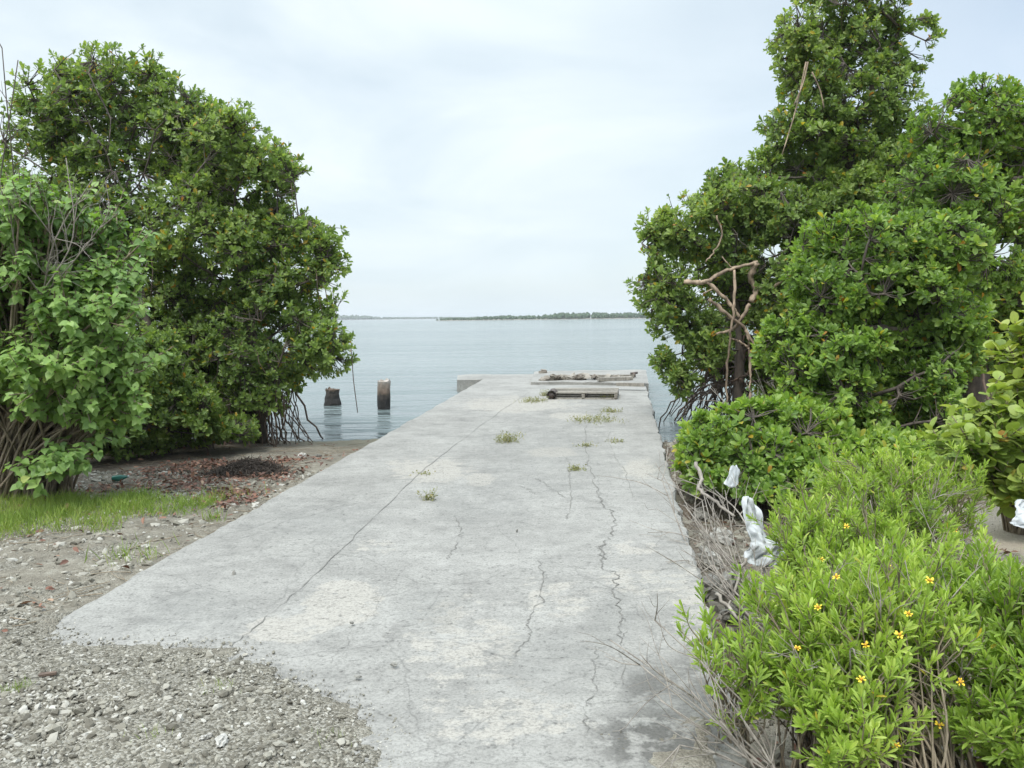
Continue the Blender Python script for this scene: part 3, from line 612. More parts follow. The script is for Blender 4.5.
P = scatter(2200, -.6, 1.5, 2.3, 3.9, lambda P: ss(poly_sd(P, SPILL2)+(fbm(P, 3, 9)-.5)*.5, -.25, .2)*.8)
zz_ = np.maximum(ground_z(P), .0); r = .003+rng.exponential(.003, len(P)); stones(mb, np.column_stack([P, zz_+.001]), r, .6, tint=rng.random(len(P))*.4)
P = scatter(16000, -2.8, 0, 2.6, 5.0, lambda P: ss(-poly_sd(P, SPILL), -.25, -.1)*(1-ss(-poly_sd(P, SPILL)-(fbm(P, 2.2, 9)-.5)*.22, -.03, .22))**2*ss(P[:, 0]-xl(P[:, 1]), 0, .1)); r = .0022+rng.exponential(.0022, len(P)); stones(mb, np.column_stack([P, np.maximum(ground_z(P), 0)+.002]), r, .6)
P = scatter(5500, .9, 3.8, 3.0, 12, lambda P: ss(P[:, 0]-xr(P[:, 1]), .03, .1)*(1-ss(P[:, 0]-xr(P[:, 1]), .7+(P[:, 1] > 5), 1.3+(P[:, 1] > 5)))); r = np.minimum(.012+rng.exponential(.015, len(P)), .08); stones(mb, lift(P, .0), r, .6, tint=rng.random(len(P))*.65)
P = scatter(6000, 1.6, 8, 1.5, 10, lambda P: ss(P[:, 0]-xr(P[:, 1]), .5, .9)*(.08+.92*ss(fbm(P, 1.1, 91), .48, .62))); r = np.minimum(.004+rng.exponential(.007, len(P)), .04); stones(mb, lift(P, .0), r, .55)
tag(mb.build('gravel', M['stone']), 'loose pale limestone gravel spilled over the near end of the jetty', 'gravel', kind='stuff')
def rock(px, py, z, rad, label, flat=.6, tint=.5, group=None):
    p = on(px, py, z) if z is not None else None; p2 = np.array([[p[0], p[1]]]); zz = max(z, float(ground_z(p2)[0]))
    b = MB(); stones(b, np.array([[p[0], p[1], zz+rad*.1]]), np.array([rad]), flat, I2, np.array([tint])); tag(b.build('rock', M['rock'], None, False), label, 'rock', group)
for a in [(712, 562, -.38, .10, 'pale rounded rock in the ditch beside the jetty edge', .9, 1.0), (708, 590, -.38, .13, 'brown flat rock against the jetty edge below the pale rock', .6, .3), (727, 585, -.38, .12, 'grey rock under dry twigs beside the shrub', .7, .5),
          (733, 615, -.38, .10, 'lowest dark rock in the ditch near the shrub', .6, .25), (722, 540, -.38, .13, 'tan rock lying left of the white plastic sheet', .6, .5), (700, 520, -.4, .12, 'dark rock half buried under the fallen branches', .6, .2),
          (222, 745, .02, .035, 'pale chunky stone in the gravel at bottom left', .7, 1.0), (205, 741, .02, .024, 'small white stone left of the pale chunky stone', .7, .9), (302, 460, -.25, .08, 'white lump of coral near the shoreline', .8, 1.1),
          (318, 461, -.25, .06, 'reddish stone right of the white coral lump', .6, .1), (352, 588, -.0, .0, '', 0, 0)]:
    if a[3]: rock(*a)
for k, (px, py) in enumerate([(352, 625), (358, 679), (394, 667), (234, 575), (517, 532)]):
    b = MB(); q = on(px, py); stones(b, np.array([[q[0], q[1], .012]]), np.array([.016]), .6, I1, np.array([.1]))
    tag(b.build('pebble', M['rock']), 'small dark pebble lying alone on the bare concrete', 'pebble', 'dark pebbles on the jetty')

# ------------------------------------------------------------------ things on the jetty end
M['timber'] = barkmat('grey_timber', (.17, .155, .135), (.40, .365, .31), 20)
M['rust'] = simplemat('rusted_metal', [(.3, (.05, .045, .042)), (.55, (.12, .10, .09)), (.75, (.24, .15, .10))], 16, .8, .5, .01)
q = on(549.5, 399.3); q2 = on(617.5, 399.6); dx = q2[:2]-q[:2]; Lp = float(np.linalg.norm(dx)); rz = math.atan2(dx[1], dx[0]); ex = np.array([math.cos(rz), math.sin(rz), 0]); ey = np.array([-math.sin(rz), math.cos(rz), 0])
o = np.array([q[0], q[1], 0]); pal = thing('pallet', 'weathered grey wooden pallet lying near the jetty end', 'pallet', tuple(o+ex*Lp/2+ey*.5+[0, 0, .005]))
for t in (0, .5, 1):
    b = MB(); b.box(o+ex*(.03+(Lp-.06)*t)+ey*.5+[0, 0, .068], (.06, 1.0, .085), rz, .004); b.build('stringer', M['timber'], pal)
for j in range(7):
    b = MB(); b.box(o+ex*Lp/2+ey*(.05+.15*j)+[0, 0, .124+.002*rng.normal()], (Lp, .10, .022), rz+rng.normal(0, .008), .004); b.build('top_board', M['timber'], pal)
for j in (0, .5, 1):
    b = MB(); b.box(o+ex*Lp/2+ey*(.06+.88*j)+[0, 0, .0165], (Lp, .10, .020), rz, .003); b.build('bottom_board', M['timber'], pal)
b = MB(); c = on(551, 399); c = np.array([c[0]-.0, c[1]-.12, 0]); ax = nrm(np.array([.25, 1.0, .12]))
st_ = thing('drum_stub', 'dark round metal stub lying at the left end of the pallet', 'pipe', tuple(c))
b.tube([c+ax*t+[0, 0, .09] for t in (0, .1, .24)], [.085, .087, .085], 18, cap=False, wob=.01); b.tube([c+ax*t+[0, 0, .09] for t in (.24, .1, .012)], [.07, .07, .07], 18, cap=True); b.build('barrel', M['rust'], st_, True)
b = MB(); b.tube([c+ax*t+[0, 0, .09] for t in (-.012, .016)], .095, 18, cap=False); b.tube([c+ax*t+[0, 0, .09] for t in (.016, -.012)], .072, 18, cap=False); b.build('rim', M['rust'], st_, True)
M['debris'] = simplemat('broken_concrete_debris', [(.25, (.12, .10, .08)), (.5, (.24, .21, .175)), (.8, (.36, .33, .285))], 12, .9, .6, .02, .6)
hc = on(582, 381, .09)
for k in range(46):
    a = rng.normal(0, 1, 2); pz = .09+max(0, .10-.05*np.hypot(*a))*rng.random(); b = MB(); rr = rng.uniform(.045, .13)
    stones(b, np.array([[np.clip(hc[0]+a[0]*.45, s0[0]+.3, s1[0]-.2), np.clip(hc[1]+.1+a[1]*.40, s0[1]+.15, Y_END-.1), pz+rr*.25]]), np.array([rr]), .55, I1, np.array([rng.random()]))
    tag(b.build('rubble_chunk', M['debris']), 'broken lump in the heap of rubble on the raised jetty end', 'rubble', 'rubble heaped on the jetty end')
def plank(px0, py0, px1, py1, z, w, h, label, name='plank', mat='timber'):
    a, c = on(px0, py0, z), on(px1, py1, z); d = c-a; b = MB(); b.box((a+c)/2, (float(np.linalg.norm(d)), w, h), math.atan2(d[1], d[0]), .008); tag(b.build(name, M[mat]), label, 'timber')
plank(617, 384.2, 645, 384.8, .12, .14, .06, 'pale board lying along the right front of the raised step')
plank(556, 377, 634, 376.5, .12, .16, .10, 'long grey timber lying across the far end of the jetty')
plank(598, 379.5, 632, 378, .13, .12, .07, 'short bleached beam right of the rubble heap')
b = MB(); a = on(543, 374.2, .06); b.box(a+[0, 0, .05], (.2, .18, .09), .2, .02); b.box(a+[.02, 0, .11], (.14, .13, .035), .2, .015); tag(b.build('mooring_block', M['debris']), 'small concrete block standing alone at the far edge', 'block')
b = MB(); a = on(634, 376.8, .1); b.tube([a, a+[0, 0, .09]], [.045, .04], 10); b.tube([a+[-.09, 0, .08], a+[.09, 0, .10]], [.028, .028], 8); tag(b.build('mooring_cleat', M['rust'], None, True), 'dark rusted mooring cleat at the far right corner', 'cleat')
# pilings
m, nt = newmat('weathered_piling')
zc = N(nt, 'ShaderNodeSeparateXYZ'); nt.links.new(N(nt, 'ShaderNodeTexCoord').outputs['Object'], zc.inputs[0])
nn = noise(nt, 9, 5, .65); hgt = mth(nt, 'ADD', mth(nt, 'MULTIPLY', zc.outputs[2], 1.0), mth(nt, 'MULTIPLY', nn, .35))
col = rmp(nt, hgt, [(.34, (.022, .02, .019)), (.46, (.05, .042, .036)), (.56, (.17, .12, .09)), (.70, (.30, .25, .21)), (.8, (.42, .38, .34))])
p = N(nt, 'ShaderNodeBsdfPrincipled', i_Roughness=.85); nt.links.new(col, p.inputs[0]); nt.links.new(bump(nt, nn, .8, .03), p.inputs['Normal']); finish(nt, p.outputs[0]); M['piling'] = m
def piling(px, py, hpx, wpx, label, foot=1.0):
    q = on(px, py, ZW); k = q[1]/F; h = hpx*k; r = wpx*k/2; n = 18; zz = [-1.2, 0, h*.12, h*.4, h*.7, h*.93, h]; rr = [foot*1.05, foot, foot*.98, .97*(foot*.4+.6), .95, 1, .9]
    b = MB(); b.tube([q+[.02*z, 0, z] for z in zz], np.array(rr)*r, n, wob=.07); o = b.build('piling', M['piling'], None, False)
    V = o.data.vertices
    for v in V:
        if v.co.z > q[2]+h*.97: v.co.z += random.uniform(-.07, .03)
    for v in V: v.co -= Vector(q)
    o.location = q; tag(o, label, 'piling')
piling(384, 409, 30, 13, 'taller square-topped broken piling standing in the water near the jetty')
piling(332.5, 405, 17, 14, 'shorter dark piling stump in the water under the mangrove', 1.2)

# ------------------------------------------------------------------ left trees
tp = lambda *a: np.array(at(*a))
def ground_pt(px, py, z=-.25): q = on(px, py, z); return np.array([q[0], q[1], gz(q[0], q[1])-.1])
b1 = ground_pt(262, 440); D1 = 12.0
tree('mangrove_tree', 'tall left mangrove reaching over the shore towards the pilings', [b1, tp(258, 380, 12), tp(250, 320, 12), tp(235, 260, 12)], .10,
     [Lobe(228, 235, 72, 70, 12.2, 1.3), Lobe(272, 170, 32, 36, 12, .7), Lobe(215, 150, 68, 50, 12.4, 1.2), Lobe(262, 232, 50, 38, 12, .8), Lobe(318, 236, 40, 19, 11.7, .45), Lobe(296, 300, 52, 42, 11.8, .8), Lobe(322, 345, 38, 34, 11.6, .6), Lobe(250, 345, 62, 52, 12.2, 1.1), Lobe(195, 330, 55, 80, 12.6, 1.2), Lobe(330, 262, 22, 22, 11.7, .4), Lobe(235, 395, 48, 34, 12.6, .8), Lobe(250, 385, 40, 36, 11.6, .4), Lobe(285, 390, 22, 26, 12.3, .3)],
     8200, 'mangrove', .082, 9, 'mangroves', roots=30, rootspan=(.3, 1.2), hang=34, tint=.47, seed=4, gate=.485, gs=2.1)
b2 = ground_pt(165, 452)
tree('mangrove_tree', 'big rounded mangrove behind the leafy shrub at far left', [b2, tp(160, 390, 11.6), tp(140, 300, 11.8), tp(125, 220, 12)], .11,
     [Lobe(130, 120, 85, 62, 12.6, 1.4), Lobe(60, 115, 48, 55, 12.4, 1.0), Lobe(110, 78, 62, 32, 12.5, 1.0), Lobe(185, 125, 50, 42, 12.3, 1.0), Lobe(140, 220, 90, 75, 12.4, 1.4), Lobe(40, 220, 80, 100, 12.4, 1.4), Lobe(150, 340, 70, 75, 12.0, 1.3), Lobe(20, 380, 90, 80, 12.2, 1.3), Lobe(-60, 250, 90, 140, 12.2, 1.5), Lobe(110, 415, 90, 44, 11.8, 1.0), Lobe(130, 432, 80, 24, 11.0, .6), Lobe(215, 428, 34, 18, 11.6, .4)],
     10500, 'mangrove', .082, 9, 'mangroves', roots=18, rootspan=(.4, 1.5), tint=.42, seed=9)
A1 = bpy.data.objects['mangrove_tree']
for k in range(34):                      # thin aerial roots dropping from the crown to mud and water
    px = rng.uniform(205, 306); D_ = rng.uniform(11.7, 13.6); a = tp(px, rng.uniform(330, 395), D_); e = a+[rng.normal(0, .18), rng.normal(0, .15), 0]; e[2] = max(gz(e[0], e[1]), -1.0)-.05
    m_ = (a+e)/2+rng.normal(0, .06, 3); q = curve([a, m_, e], 5); q[1:-1] += rng.normal(0, .012, (len(q)-2, 3)); b = MB(); b.tube(q, rng.uniform(.005, .012), 5, wob=.1); b.build('aerial_root', M['root'], A1, True)
b3 = ground_pt(190, 447)
tree('mangrove_sapling', 'low dark mangrove sapling between the two left mangroves', [b3+[0, -.8, 0], tp(172, 410, 10.6), tp(165, 380, 10.6)], .04, [Lobe(160, 395, 50, 38, 10.6, .6), Lobe(195, 408, 28, 24, 10.5, .4), Lobe(125, 405, 48, 42, 10.3, .6), Lobe(95, 430, 46, 26, 10.0, .6), Lobe(150, 360, 40, 34, 10.4, .6), Lobe(205, 428, 22, 18, 10.6, .4), Lobe(170, 436, 50, 18, 10.8, .5), Lobe(110, 445, 40, 16, 10.3, .5), Lobe(235, 428, 24, 14, 11.2, .4)],
     3000, 'mangrove', .082, 9, None, tint=.40, natt=60, cat='sapling')
def backgrove(px, D, label, lobes, n, seed, leaf='mangrove', gate=.3):
    q = at(px, 430, D); b = np.array([q[0], D, gz(q[0], D)-.1]); b[2] = max(b[2], -1.3)
    tree('mangrove_tree', label, [b, tp(px, 390, D), tp(px+6, 350, D)], .12, lobes, n, leaf, .105, 8, 'mangroves', roots=10, rootspan=(.5, 1.4), rooth=(.8, 1.6), tint=.36, seed=seed, gate=gate)
# leafy shrub, far left
bB = ground_pt(18, 492, -.12)
shrub('leafy_shrub', 'tall bright shrub with broad heart-shaped leaves at far left', bB, .5,
      [Lobe(60, 265, 76, 62, 7.6, .8), Lobe(25, 215, 62, 50, 7.7, .8), Lobe(110, 235, 46, 38, 7.5, .6), Lobe(118, 300, 46, 42, 7.4, .5), Lobe(35, 315, 70, 38, 7.5, .7), Lobe(-60, 260, 80, 110, 7.8, .9), Lobe(145, 275, 26, 20, 7.4, .3), Lobe(130, 350, 34, 30, 7.3, .4), Lobe(120, 395, 36, 26, 7.4, .4), Lobe(70, 365, 50, 30, 7.3, .5), Lobe(0, 360, 40, 22, 7.4, .5), Lobe(60, 215, 50, 26, 7.3, .4)],
      620, 'heart', .082, T_HEART, nl=5, sub=4, r=.014, spread=(40, 85), whorls=2, gap=.09, droop=.5, tint=.5, gate=.38, sublen=.30, seed=5, lean=.5)
shrub('leafy_shrub', 'small leafy heart-leaved sprout at the edge of the grass', ground_pt(50, 487, -.12), .1, [Lobe(48, 470, 34, 18, 7.1, .3), Lobe(70, 455, 30, 18, 7.1, .3)],
      24, 'heart', .085, T_HEART, nl=4, sub=2, r=.006, spread=(40, 85), whorls=1, gap=.05, droop=.5, tint=.5, gate=.1, sublen=.12)
def bare(name, label, base, tips, r, mat='dead', cat='dead shrub', sub=6, sublen=.4, wig=.05, sag=0, depth=2, group=None, minz=None):
    base = np.array(base, float); root = thing(name, label, cat, tuple(base), group); mb = MB()
    def rec(a, e, r, d):
        m_ = (a+e)/2+rng.normal(0, wig, 3)*np.linalg.norm(e-a)+np.array([0, 0, sag*np.linalg.norm(e-a)]); q = curve([a, m_, e], 5)
        if minz is not None: q[:, 2] = np.maximum(q[:, 2], minz(q))
        mb.tube(q, np.linspace(r, r*.45, len(q)), 5, wob=.08)
        if d:
            for k in range(sub if d == depth else max(2, sub//2)):
                f = q[rng.integers(len(q)//4, len(q))]; dd = nrm(nrm(e-a)*.9+rng.normal(0, .42, 3)); rec(f, f+dd*sublen*(d/depth)*rng.uniform(.5, 1.2), r*.5, d-1)
    for t in tips: rec(base+rng.normal(0, .03, 3)*[1, 1, 0], np.array(t), r, depth)
    mb.build('branches', M[mat], root, True); return root
bare('bare_shrub', 'leafless grey twiggy branches rising through the far left shrub', tp(42, 300, 7.3), [tp(66, 158, 7.0), tp(8, 200, 6.9), tp(92, 180, 6.9), tp(30, 205, 6.8), tp(104, 222, 6.8)], .008, sub=6, sublen=.36, wig=.07)
bare('bare_shrub', 'dead reddish twigs against the sky at the top left edge', tp(-30, 330, 7.8)*[1, 1, 0]+[0, 0, -.2], [tp(2, 48, 7.7), tp(18, 60, 7.7), tp(-30, 40, 7.8)], .010, sub=4, sublen=.28, wig=.03, mat='bark')

backgrove(60, 14.5, 'dim mangrove standing in the water behind the rounded one at left', [Lobe(60, 385, 110, 60, 14.5, 1.2), Lobe(0, 320, 110, 80, 14.5, 1.2), Lobe(-80, 380, 90, 70, 14.5, 1.2)], 2400, 50)
backgrove(205, 14.2, 'dim mangrove standing in the water behind the tall left mangrove', [Lobe(195, 395, 62, 40, 14.2, 1), Lobe(220, 350, 60, 50, 14.2, 1), Lobe(252, 398, 26, 26, 14.2, .7), Lobe(140, 405, 60, 34, 14.2, .9)], 2300, 52)
# ------------------------------------------------------------------ right trees
backgrove(860, 15.5, 'dim mangrove behind the broad bright one on the right', [Lobe(850, 370, 110, 60, 15.5, 1.4), Lobe(800, 400, 70, 36, 15.5, 1), Lobe(900, 300, 100, 60, 15.5, 1.4)], 2600, 54)
backgrove(990, 14.0, 'dim mangrove deep in the thicket at the right edge', [Lobe(980, 370, 90, 70, 14, 1.3), Lobe(1070, 330, 100, 110, 14, 1.4), Lobe(930, 420, 70, 40, 13.6, 1)], 2600, 56)
bD = ground_pt(815, 400, -.3); bD = np.array([at(815, 400, 13.6)[0], 13.6, gz(at(815, 400, 13.6)[0], 13.6)-.1])
tree('mangrove_tree', 'tallest mangrove with a narrow top rising on the right', [bD, tp(822, 300, 13.4), tp(838, 225, 13.3), tp(850, 150, 13.3), tp(880, 70, 13.3), tp(905, 20, 13.3)], .125,
     [Lobe(850, 25, 78, 32, 13.3, .9), Lobe(800, 50, 38, 28, 13.2, .6), Lobe(830, 90, 58, 42, 13.3, .9), Lobe(875, 110, 48, 50, 13.4, .9), Lobe(790, 128, 32, 26, 13.2, .6), Lobe(905, 40, 36, 34, 13.3, .6), Lobe(850, 165, 70, 42, 13.4, 1.0), Lobe(800, 200, 62, 40, 13.2, .9), Lobe(740, 185, 40, 25, 13, .6), Lobe(840, -25, 70, 25, 13.4, .8), Lobe(870, 230, 90, 50, 13.6, 1.0), Lobe(815, 150, 36, 34, 12.8, .5), Lobe(845, 185, 58, 40, 12.7, .6), Lobe(905, 170, 44, 40, 13.2, .7), Lobe(780, 165, 34, 24, 13.1, .5), Lobe(862, 188, 62, 42, 14.3, .7), Lobe(850, 140, 46, 34, 14.2, .6), Lobe(856, 172, 34, 34, 12.6, .4)],
     8600, 'mangrove', .088, 9, 'mangroves', tint=.50, gate=.465, gs=2.0, hang=8, seed=14, roots=8)
bE = np.array([at(735, 400, 13.0)[0], 13.0, gz(at(735, 400, 13.0)[0], 13.0)-.1])
tree('mangrove_tree', 'mangrove leaning over the water with tangled arching roots, right of jetty', [bE, tp(740, 350, 12.8), tp(735, 300, 12.8), tp(720, 250, 12.8)], .085,
     [Lobe(690, 225, 46, 36, 12.6, .8), Lobe(660, 285, 34, 36, 12.4, .6), Lobe(680, 330, 36, 44, 12.5, .6), Lobe(725, 205, 55, 32, 12.7, .8), Lobe(745, 260, 58, 60, 13.0, .9), Lobe(642, 262, 16, 14, 12.3, .3), Lobe(655, 232, 22, 22, 12.4, .4), Lobe(668, 360, 18, 20, 12.3, .35), Lobe(682, 382, 20, 16, 12.4, .35), Lobe(710, 350, 26, 26, 12.2, .4), Lobe(790, 240, 60, 50, 13.0, 1), Lobe(800, 330, 70, 80, 13.2, 1), Lobe(785, 285, 46, 60, 12.2, .6), Lobe(775, 215, 44, 34, 12.4, .6), Lobe(750, 330, 46, 46, 13.6, .6), Lobe(720, 350, 34, 30, 13.8, .5)],
     8200, 'mangrove', .084, 9, 'mangroves', tint=.48, gate=.42, roots=0, hang=14, seed=22)
E1 = bpy.data.objects['mangrove_tree.003']
for k in range(64):                      # the fan of arching roots towards the jetty
    t = rng.random(); s = tp(rng.uniform(700, 755), rng.uniform(335, 385), rng.uniform(12.4, 13.0)); epx = rng.uniform(652, 745); e = on(epx, rng.uniform(408, 432), -.42); e[2] = min(e[2], gz(e[0], e[1])-.03)
    mm = s+(e-s)*.45+np.array([rng.normal(0, .12), rng.normal(0, .12), rng.uniform(.0, .3)]); q = curve([s, mm, e], 6); q[1:-1] += rng.normal(0, .022, (len(q)-2, 3)); r_ = rng.uniform(.006, .017)
    b = MB(); b.tube(q, np.linspace(r_, r_*.8, len(q)), 6, wob=.1); b.build('prop_root', M['root'], E1, True)
bF = np.array([at(985, 430, 11.0)[0], 11.0, gz(at(985, 430, 11)[0], 11.0)-.1])
tree('mangrove_tree', 'spreading mangrove filling the upper right edge below the tallest', [bF, tp(975, 360, 11), tp(965, 290, 11), tp(960, 220, 11), tp(965, 160, 11)], .17,
     [Lobe(960, 130, 55, 40, 11.2, .9), Lobe(1010, 130, 60, 48, 11.2, 1), Lobe(985, 90, 40, 18, 11.2, .6), Lobe(1020, 220, 70, 60, 11, 1), Lobe(930, 190, 55, 45, 11.0, .8), Lobe(1060, 180, 70, 90, 11.2, 1), Lobe(975, 260, 60, 55, 10.8, .9), Lobe(1020, 330, 60, 60, 11.2, 1), Lobe(930, 330, 60, 60, 11.4, 1), Lobe(1000, 180, 60, 60, 11.8, .8), Lobe(905, 250, 60, 50, 11.4, .8), Lobe(1020, 275, 60, 50, 11.0, .8), Lobe(960, 210, 50, 44, 10.6, .6)],
     8600, 'mangrove_bright', .083, 9, 'mangroves', tint=.47, gate=.40, seed=31, odd=.035, roots=10, rooth=(.5, 1.4), hang=6)
bG = np.array([at(855, 470, 9.0)[0], 9.0, gz(at(855, 470, 9)[0], 9.0)-.1])
tree('mangrove_tree', 'dense broad mangrove with bright leaves behind the yellow-flowered shrubs', [bG, tp(860, 420, 9), tp(862, 370, 9), tp(862, 320, 9)], .12,
     [Lobe(860, 245, 68, 42, 9.2, .7), Lobe(826, 292, 42, 50, 9.1, .6), Lobe(900, 290, 68, 50, 9.1, .7), Lobe(830, 370, 62, 62, 8.9, .7), Lobe(895, 390, 60, 58, 8.9, .7), Lobe(935, 250, 55, 45, 9.2, .7), Lobe(780, 345, 26, 30, 9.2, .4), Lobe(945, 340, 40, 60, 9.2, .6), Lobe(870, 440, 70, 30, 8.7, .6), Lobe(930, 430, 50, 40, 8.7, .6)],
     7400, 'mangrove_bright', .082, 9, 'mangroves', tint=.50, gate=.40, seed=37, odd=.03, roots=10, rooth=(.4, 1.1))
bH = np.array([at(745, 485, 8.3)[0], 8.3, gz(at(745, 485, 8.3)[0], 8.3)-.08])
tree('mangrove_sapling', 'low bright mangrove bush beside the jetty under the bare tan branches', [bH, tp(755, 465, 8.3), tp(765, 445, 8.3)], .035,
     [Lobe(735, 440, 56, 34, 8.3, .55), Lobe(800, 432, 55, 36, 8.3, .6), Lobe(705, 455, 34, 28, 8.2, .4), Lobe(770, 470, 62, 26, 8.0, .5), Lobe(845, 460, 50, 32, 8.1, .5), Lobe(765, 412, 36, 14, 8.4, .4), Lobe(775, 492, 52, 22, 7.7, .4), Lobe(845, 488, 56, 26, 7.6, .5), Lobe(905, 462, 50, 34, 8.0, .5), Lobe(715, 478, 32, 18, 8.0, .35)],
     3400, 'mangrove_bright', .086, 9, None, tint=.56, natt=90, cat='sapling', seed=41, gate=.28)
# bare tan limbs in the gap
zz5 = lambda pts, D: [tp(640+a/3.656, 210+b/3.656, D+c) for a, b, *cc_ in pts for c in [cc_[0] if cc_ else 0]]
dt = thing('dead_branch', 'bare tan peeling dead mangrove limb standing in the right gap', 'dead branch', tuple(tp(750, 402, 11.9)))
dmb = MB()
for pts, r_ in [([(160, 262), (240, 262), (300, 228), (350, 212), (430, 190)], .038), ([(425, 192), (405, 240, .1), (425, 290, .1), (405, 335, 0)], .058), ([(440, 290, .1), (480, 288, .1), (515, 262), (562, 215)], .034), ([(245, 262), (300, 310), (345, 365), (362, 395)], .034),
                ([(345, 220), (345, 330, -.1), (340, 400, -.1), (330, 460, -.1), (320, 560), (316, 720)], .024), ([(402, 345), (370, 400), (335, 440), (262, 455)], .036), ([(252, 325, -.1), (330, 390, -.1), (385, 440), (402, 520), (402, 600), (402, 730)], .032), ([(385, 440), (425, 505), (450, 528)], .026), ([(395, 500), (360, 480), (335, 470)], .02), ([(300, 170), (330, 205), (350, 215)], .012), ([(230, 305), (270, 285)], .014), ([(280, 20, .2), (300, 90, .2), (270, 150, .1), (240, 190)], .016)]:
    q = curve(zz5(pts, 11.9), 5); q[1:-1] += rng.normal(0, .008, (len(q)-2, 3)); dmb.tube(q, np.linspace(r_*.85, r_*.6, len(q))*rng.uniform(.8, 1.2, len(q)), 8, wob=.2)
dmb.build('limbs', M['tanwood'], dt, True)
M['frond'] = simplemat('rust_brown_frond', [(.3, (.16, .075, .035)), (.7, (.36, .17, .07))], 18, .8, .5, .01)
b = MB(); q = curve(zz5([(425, 440), (455, 470), (492, 505)], 11.8), 5); b.tube(q, np.linspace(.012, .008, len(q)), 5); leaves(b, np.array([q[0]]*5), (q[-1]-q[0])[None]+rng.normal(0, .04, (5, 3)), np.tile([[.3, -1., .3]], (5, 1)), np.full(5, np.linalg.norm(q[-1]-q[0])*1.05), np.linspace(.2, .8, 5), T_LANCE); tag(b.build('dead_frond', M['frond']), 'rust brown dead frond hanging right of the bare tan limb', 'dead leaf')
for k, (pa, pb, lab) in enumerate([((808, 62), (794, 105), 'leftmost'), ((806, 62), (782, 155), 'longest'), ((812, 72), (824, 108), 'shortest')]):
    b = MB(); a, e = tp(*pa, 12.7), tp(*pb, 12.6); b.tube(curve([a, (a+e)/2+[.03, 0, 0], e], 5), np.linspace(.013, .009, 11), 5); b.build('hanging_root', M['tanwood'], bpy.data.objects['mangrove_tree.002'], True)
# seagrape at the right edge
shrub('seagrape_shrub', 'pale green shrub with large round leaves at the right edge', np.array([at(1035, 520, 6.0)[0], 6.0, -.05]), .2,
      [Lobe(1000, 415, 40, 30, 5.9, .35), Lobe(1035, 350, 42, 45, 6.1, .4), Lobe(975, 440, 34, 24, 5.8, .3), Lobe(1040, 430, 50, 50, 5.9, .4), Lobe(1070, 380, 60, 80, 6.0, .5), Lobe(1010, 470, 36, 22, 5.8, .3), Lobe(962, 452, 28, 26, 5.7, .3), Lobe(1030, 480, 40, 26, 5.7, .3)],
      230, 'grape', .086, T_ROUND, nl=4, sub=2, r=.010, spread=(30, 75), whorls=2, gap=.07, droop=.1, tint=.62, gate=.25, odd=.04, sublen=.16)

# ------------------------------------------------------------------ foreground yellow-flowered shrubs
def G3(px, py, D): q = at(px, py, D); return np.array([q[0], q[1], gz(q[0], q[1])])
grp = 'yellow-flowered shrubs in the foreground'
OX = dict(leaf='oxeye', L=.052, T=T_LANCE, nl=9, sub=4, r=.0048, spread=(10, 48), whorls=2, gap=.035, tint=.52, sublen=.15, gate=.37, shell=.5, shoot=.05)
shrub('flowering_shrub', 'front yellow-flowered shrub showing its brown upright stems at bottom right', G3(880, 775, 2.85), .36, [Lobe(800, 735, 50, 34, 2.7, .2), Lobe(850, 740, 40, 26, 2.65, .15), Lobe(890, 640, 95, 52, 2.95, .35), Lobe(830, 680, 70, 45, 2.95, .3), Lobe(950, 690, 75, 60, 2.85, .3), Lobe(870, 600, 70, 35, 3.2, .3), Lobe(800, 620, 50, 30, 3.1, .25), Lobe(780, 680, 40, 34, 2.9, .2), Lobe(960, 600, 50, 34, 3.3, .3)], 310, group=grp, seed=3, bare=.2,
      flowers=[(895, 642), (914, 625), (882, 655), (963, 695), (838, 612), (906, 745), (975, 738), (850, 600), (930, 600), (800, 650), (860, 690)], **OX)
shrub('flowering_shrub', 'yellow-flowered shrub cut by the lower right corner of the view', G3(1060, 740, 2.8), .25, [Lobe(1010, 640, 60, 55, 2.9, .3), Lobe(1000, 720, 60, 50, 2.7, .3), Lobe(1080, 650, 70, 80, 2.8, .35), Lobe(1075, 760, 60, 60, 2.6, .3), Lobe(1010, 605, 40, 30, 3.2, .3)], 190, group=grp, seed=8, **OX)
shrub('flowering_shrub', 'yellow-flowered shrub behind the front one, beside the white plastic sheet', G3(830, 600, 4.3), .3, [Lobe(830, 540, 62, 40, 4.3, .4), Lobe(800, 570, 42, 36, 4.1, .3), Lobe(885, 560, 66, 40, 4.2, .4), Lobe(850, 590, 66, 36, 3.9, .35), Lobe(795, 540, 26, 24, 4.4, .25), Lobe(800, 610, 40, 26, 3.7, .25), Lobe(920, 585, 40, 30, 3.9, .3)], 230, group=grp, seed=12,
      flowers=[(783, 590), (826, 568), (850, 530), (890, 575)], bare=.22, **OX)
shrub('flowering_shrub', 'farthest yellow-flowered shrub at the foot of the broad mangrove', G3(900, 560, 5.4), .35, [Lobe(900, 490, 68, 32, 5.4, .5), Lobe(850, 505, 44, 26, 5.3, .4), Lobe(955, 500, 40, 30, 5.5, .4), Lobe(910, 520, 60, 30, 5.0, .4), Lobe(880, 470, 40, 16, 5.6, .4), Lobe(820, 525, 44, 26, 5.0, .4)], 210, group=grp, seed=15, flowers=[(951, 543)], bare=.22, **OX)
shrub('flowering_shrub', 'low sparse sprigs leaning over the jetty edge at lower right', G3(735, 690, 3.0), .06, [Lobe(725, 650, 40, 16, 3.0, .15), Lobe(700, 640, 14, 8, 3.05, .06), Lobe(745, 690, 26, 26, 2.95, .15)], 22, group=grp, seed=18, **{**OX, 'sub': 1})
gzv = lambda q: np.array([max(gz(a, b)+.01, .012 if xl(b) < a < xr(b) else -9) for a, b, _ in q])
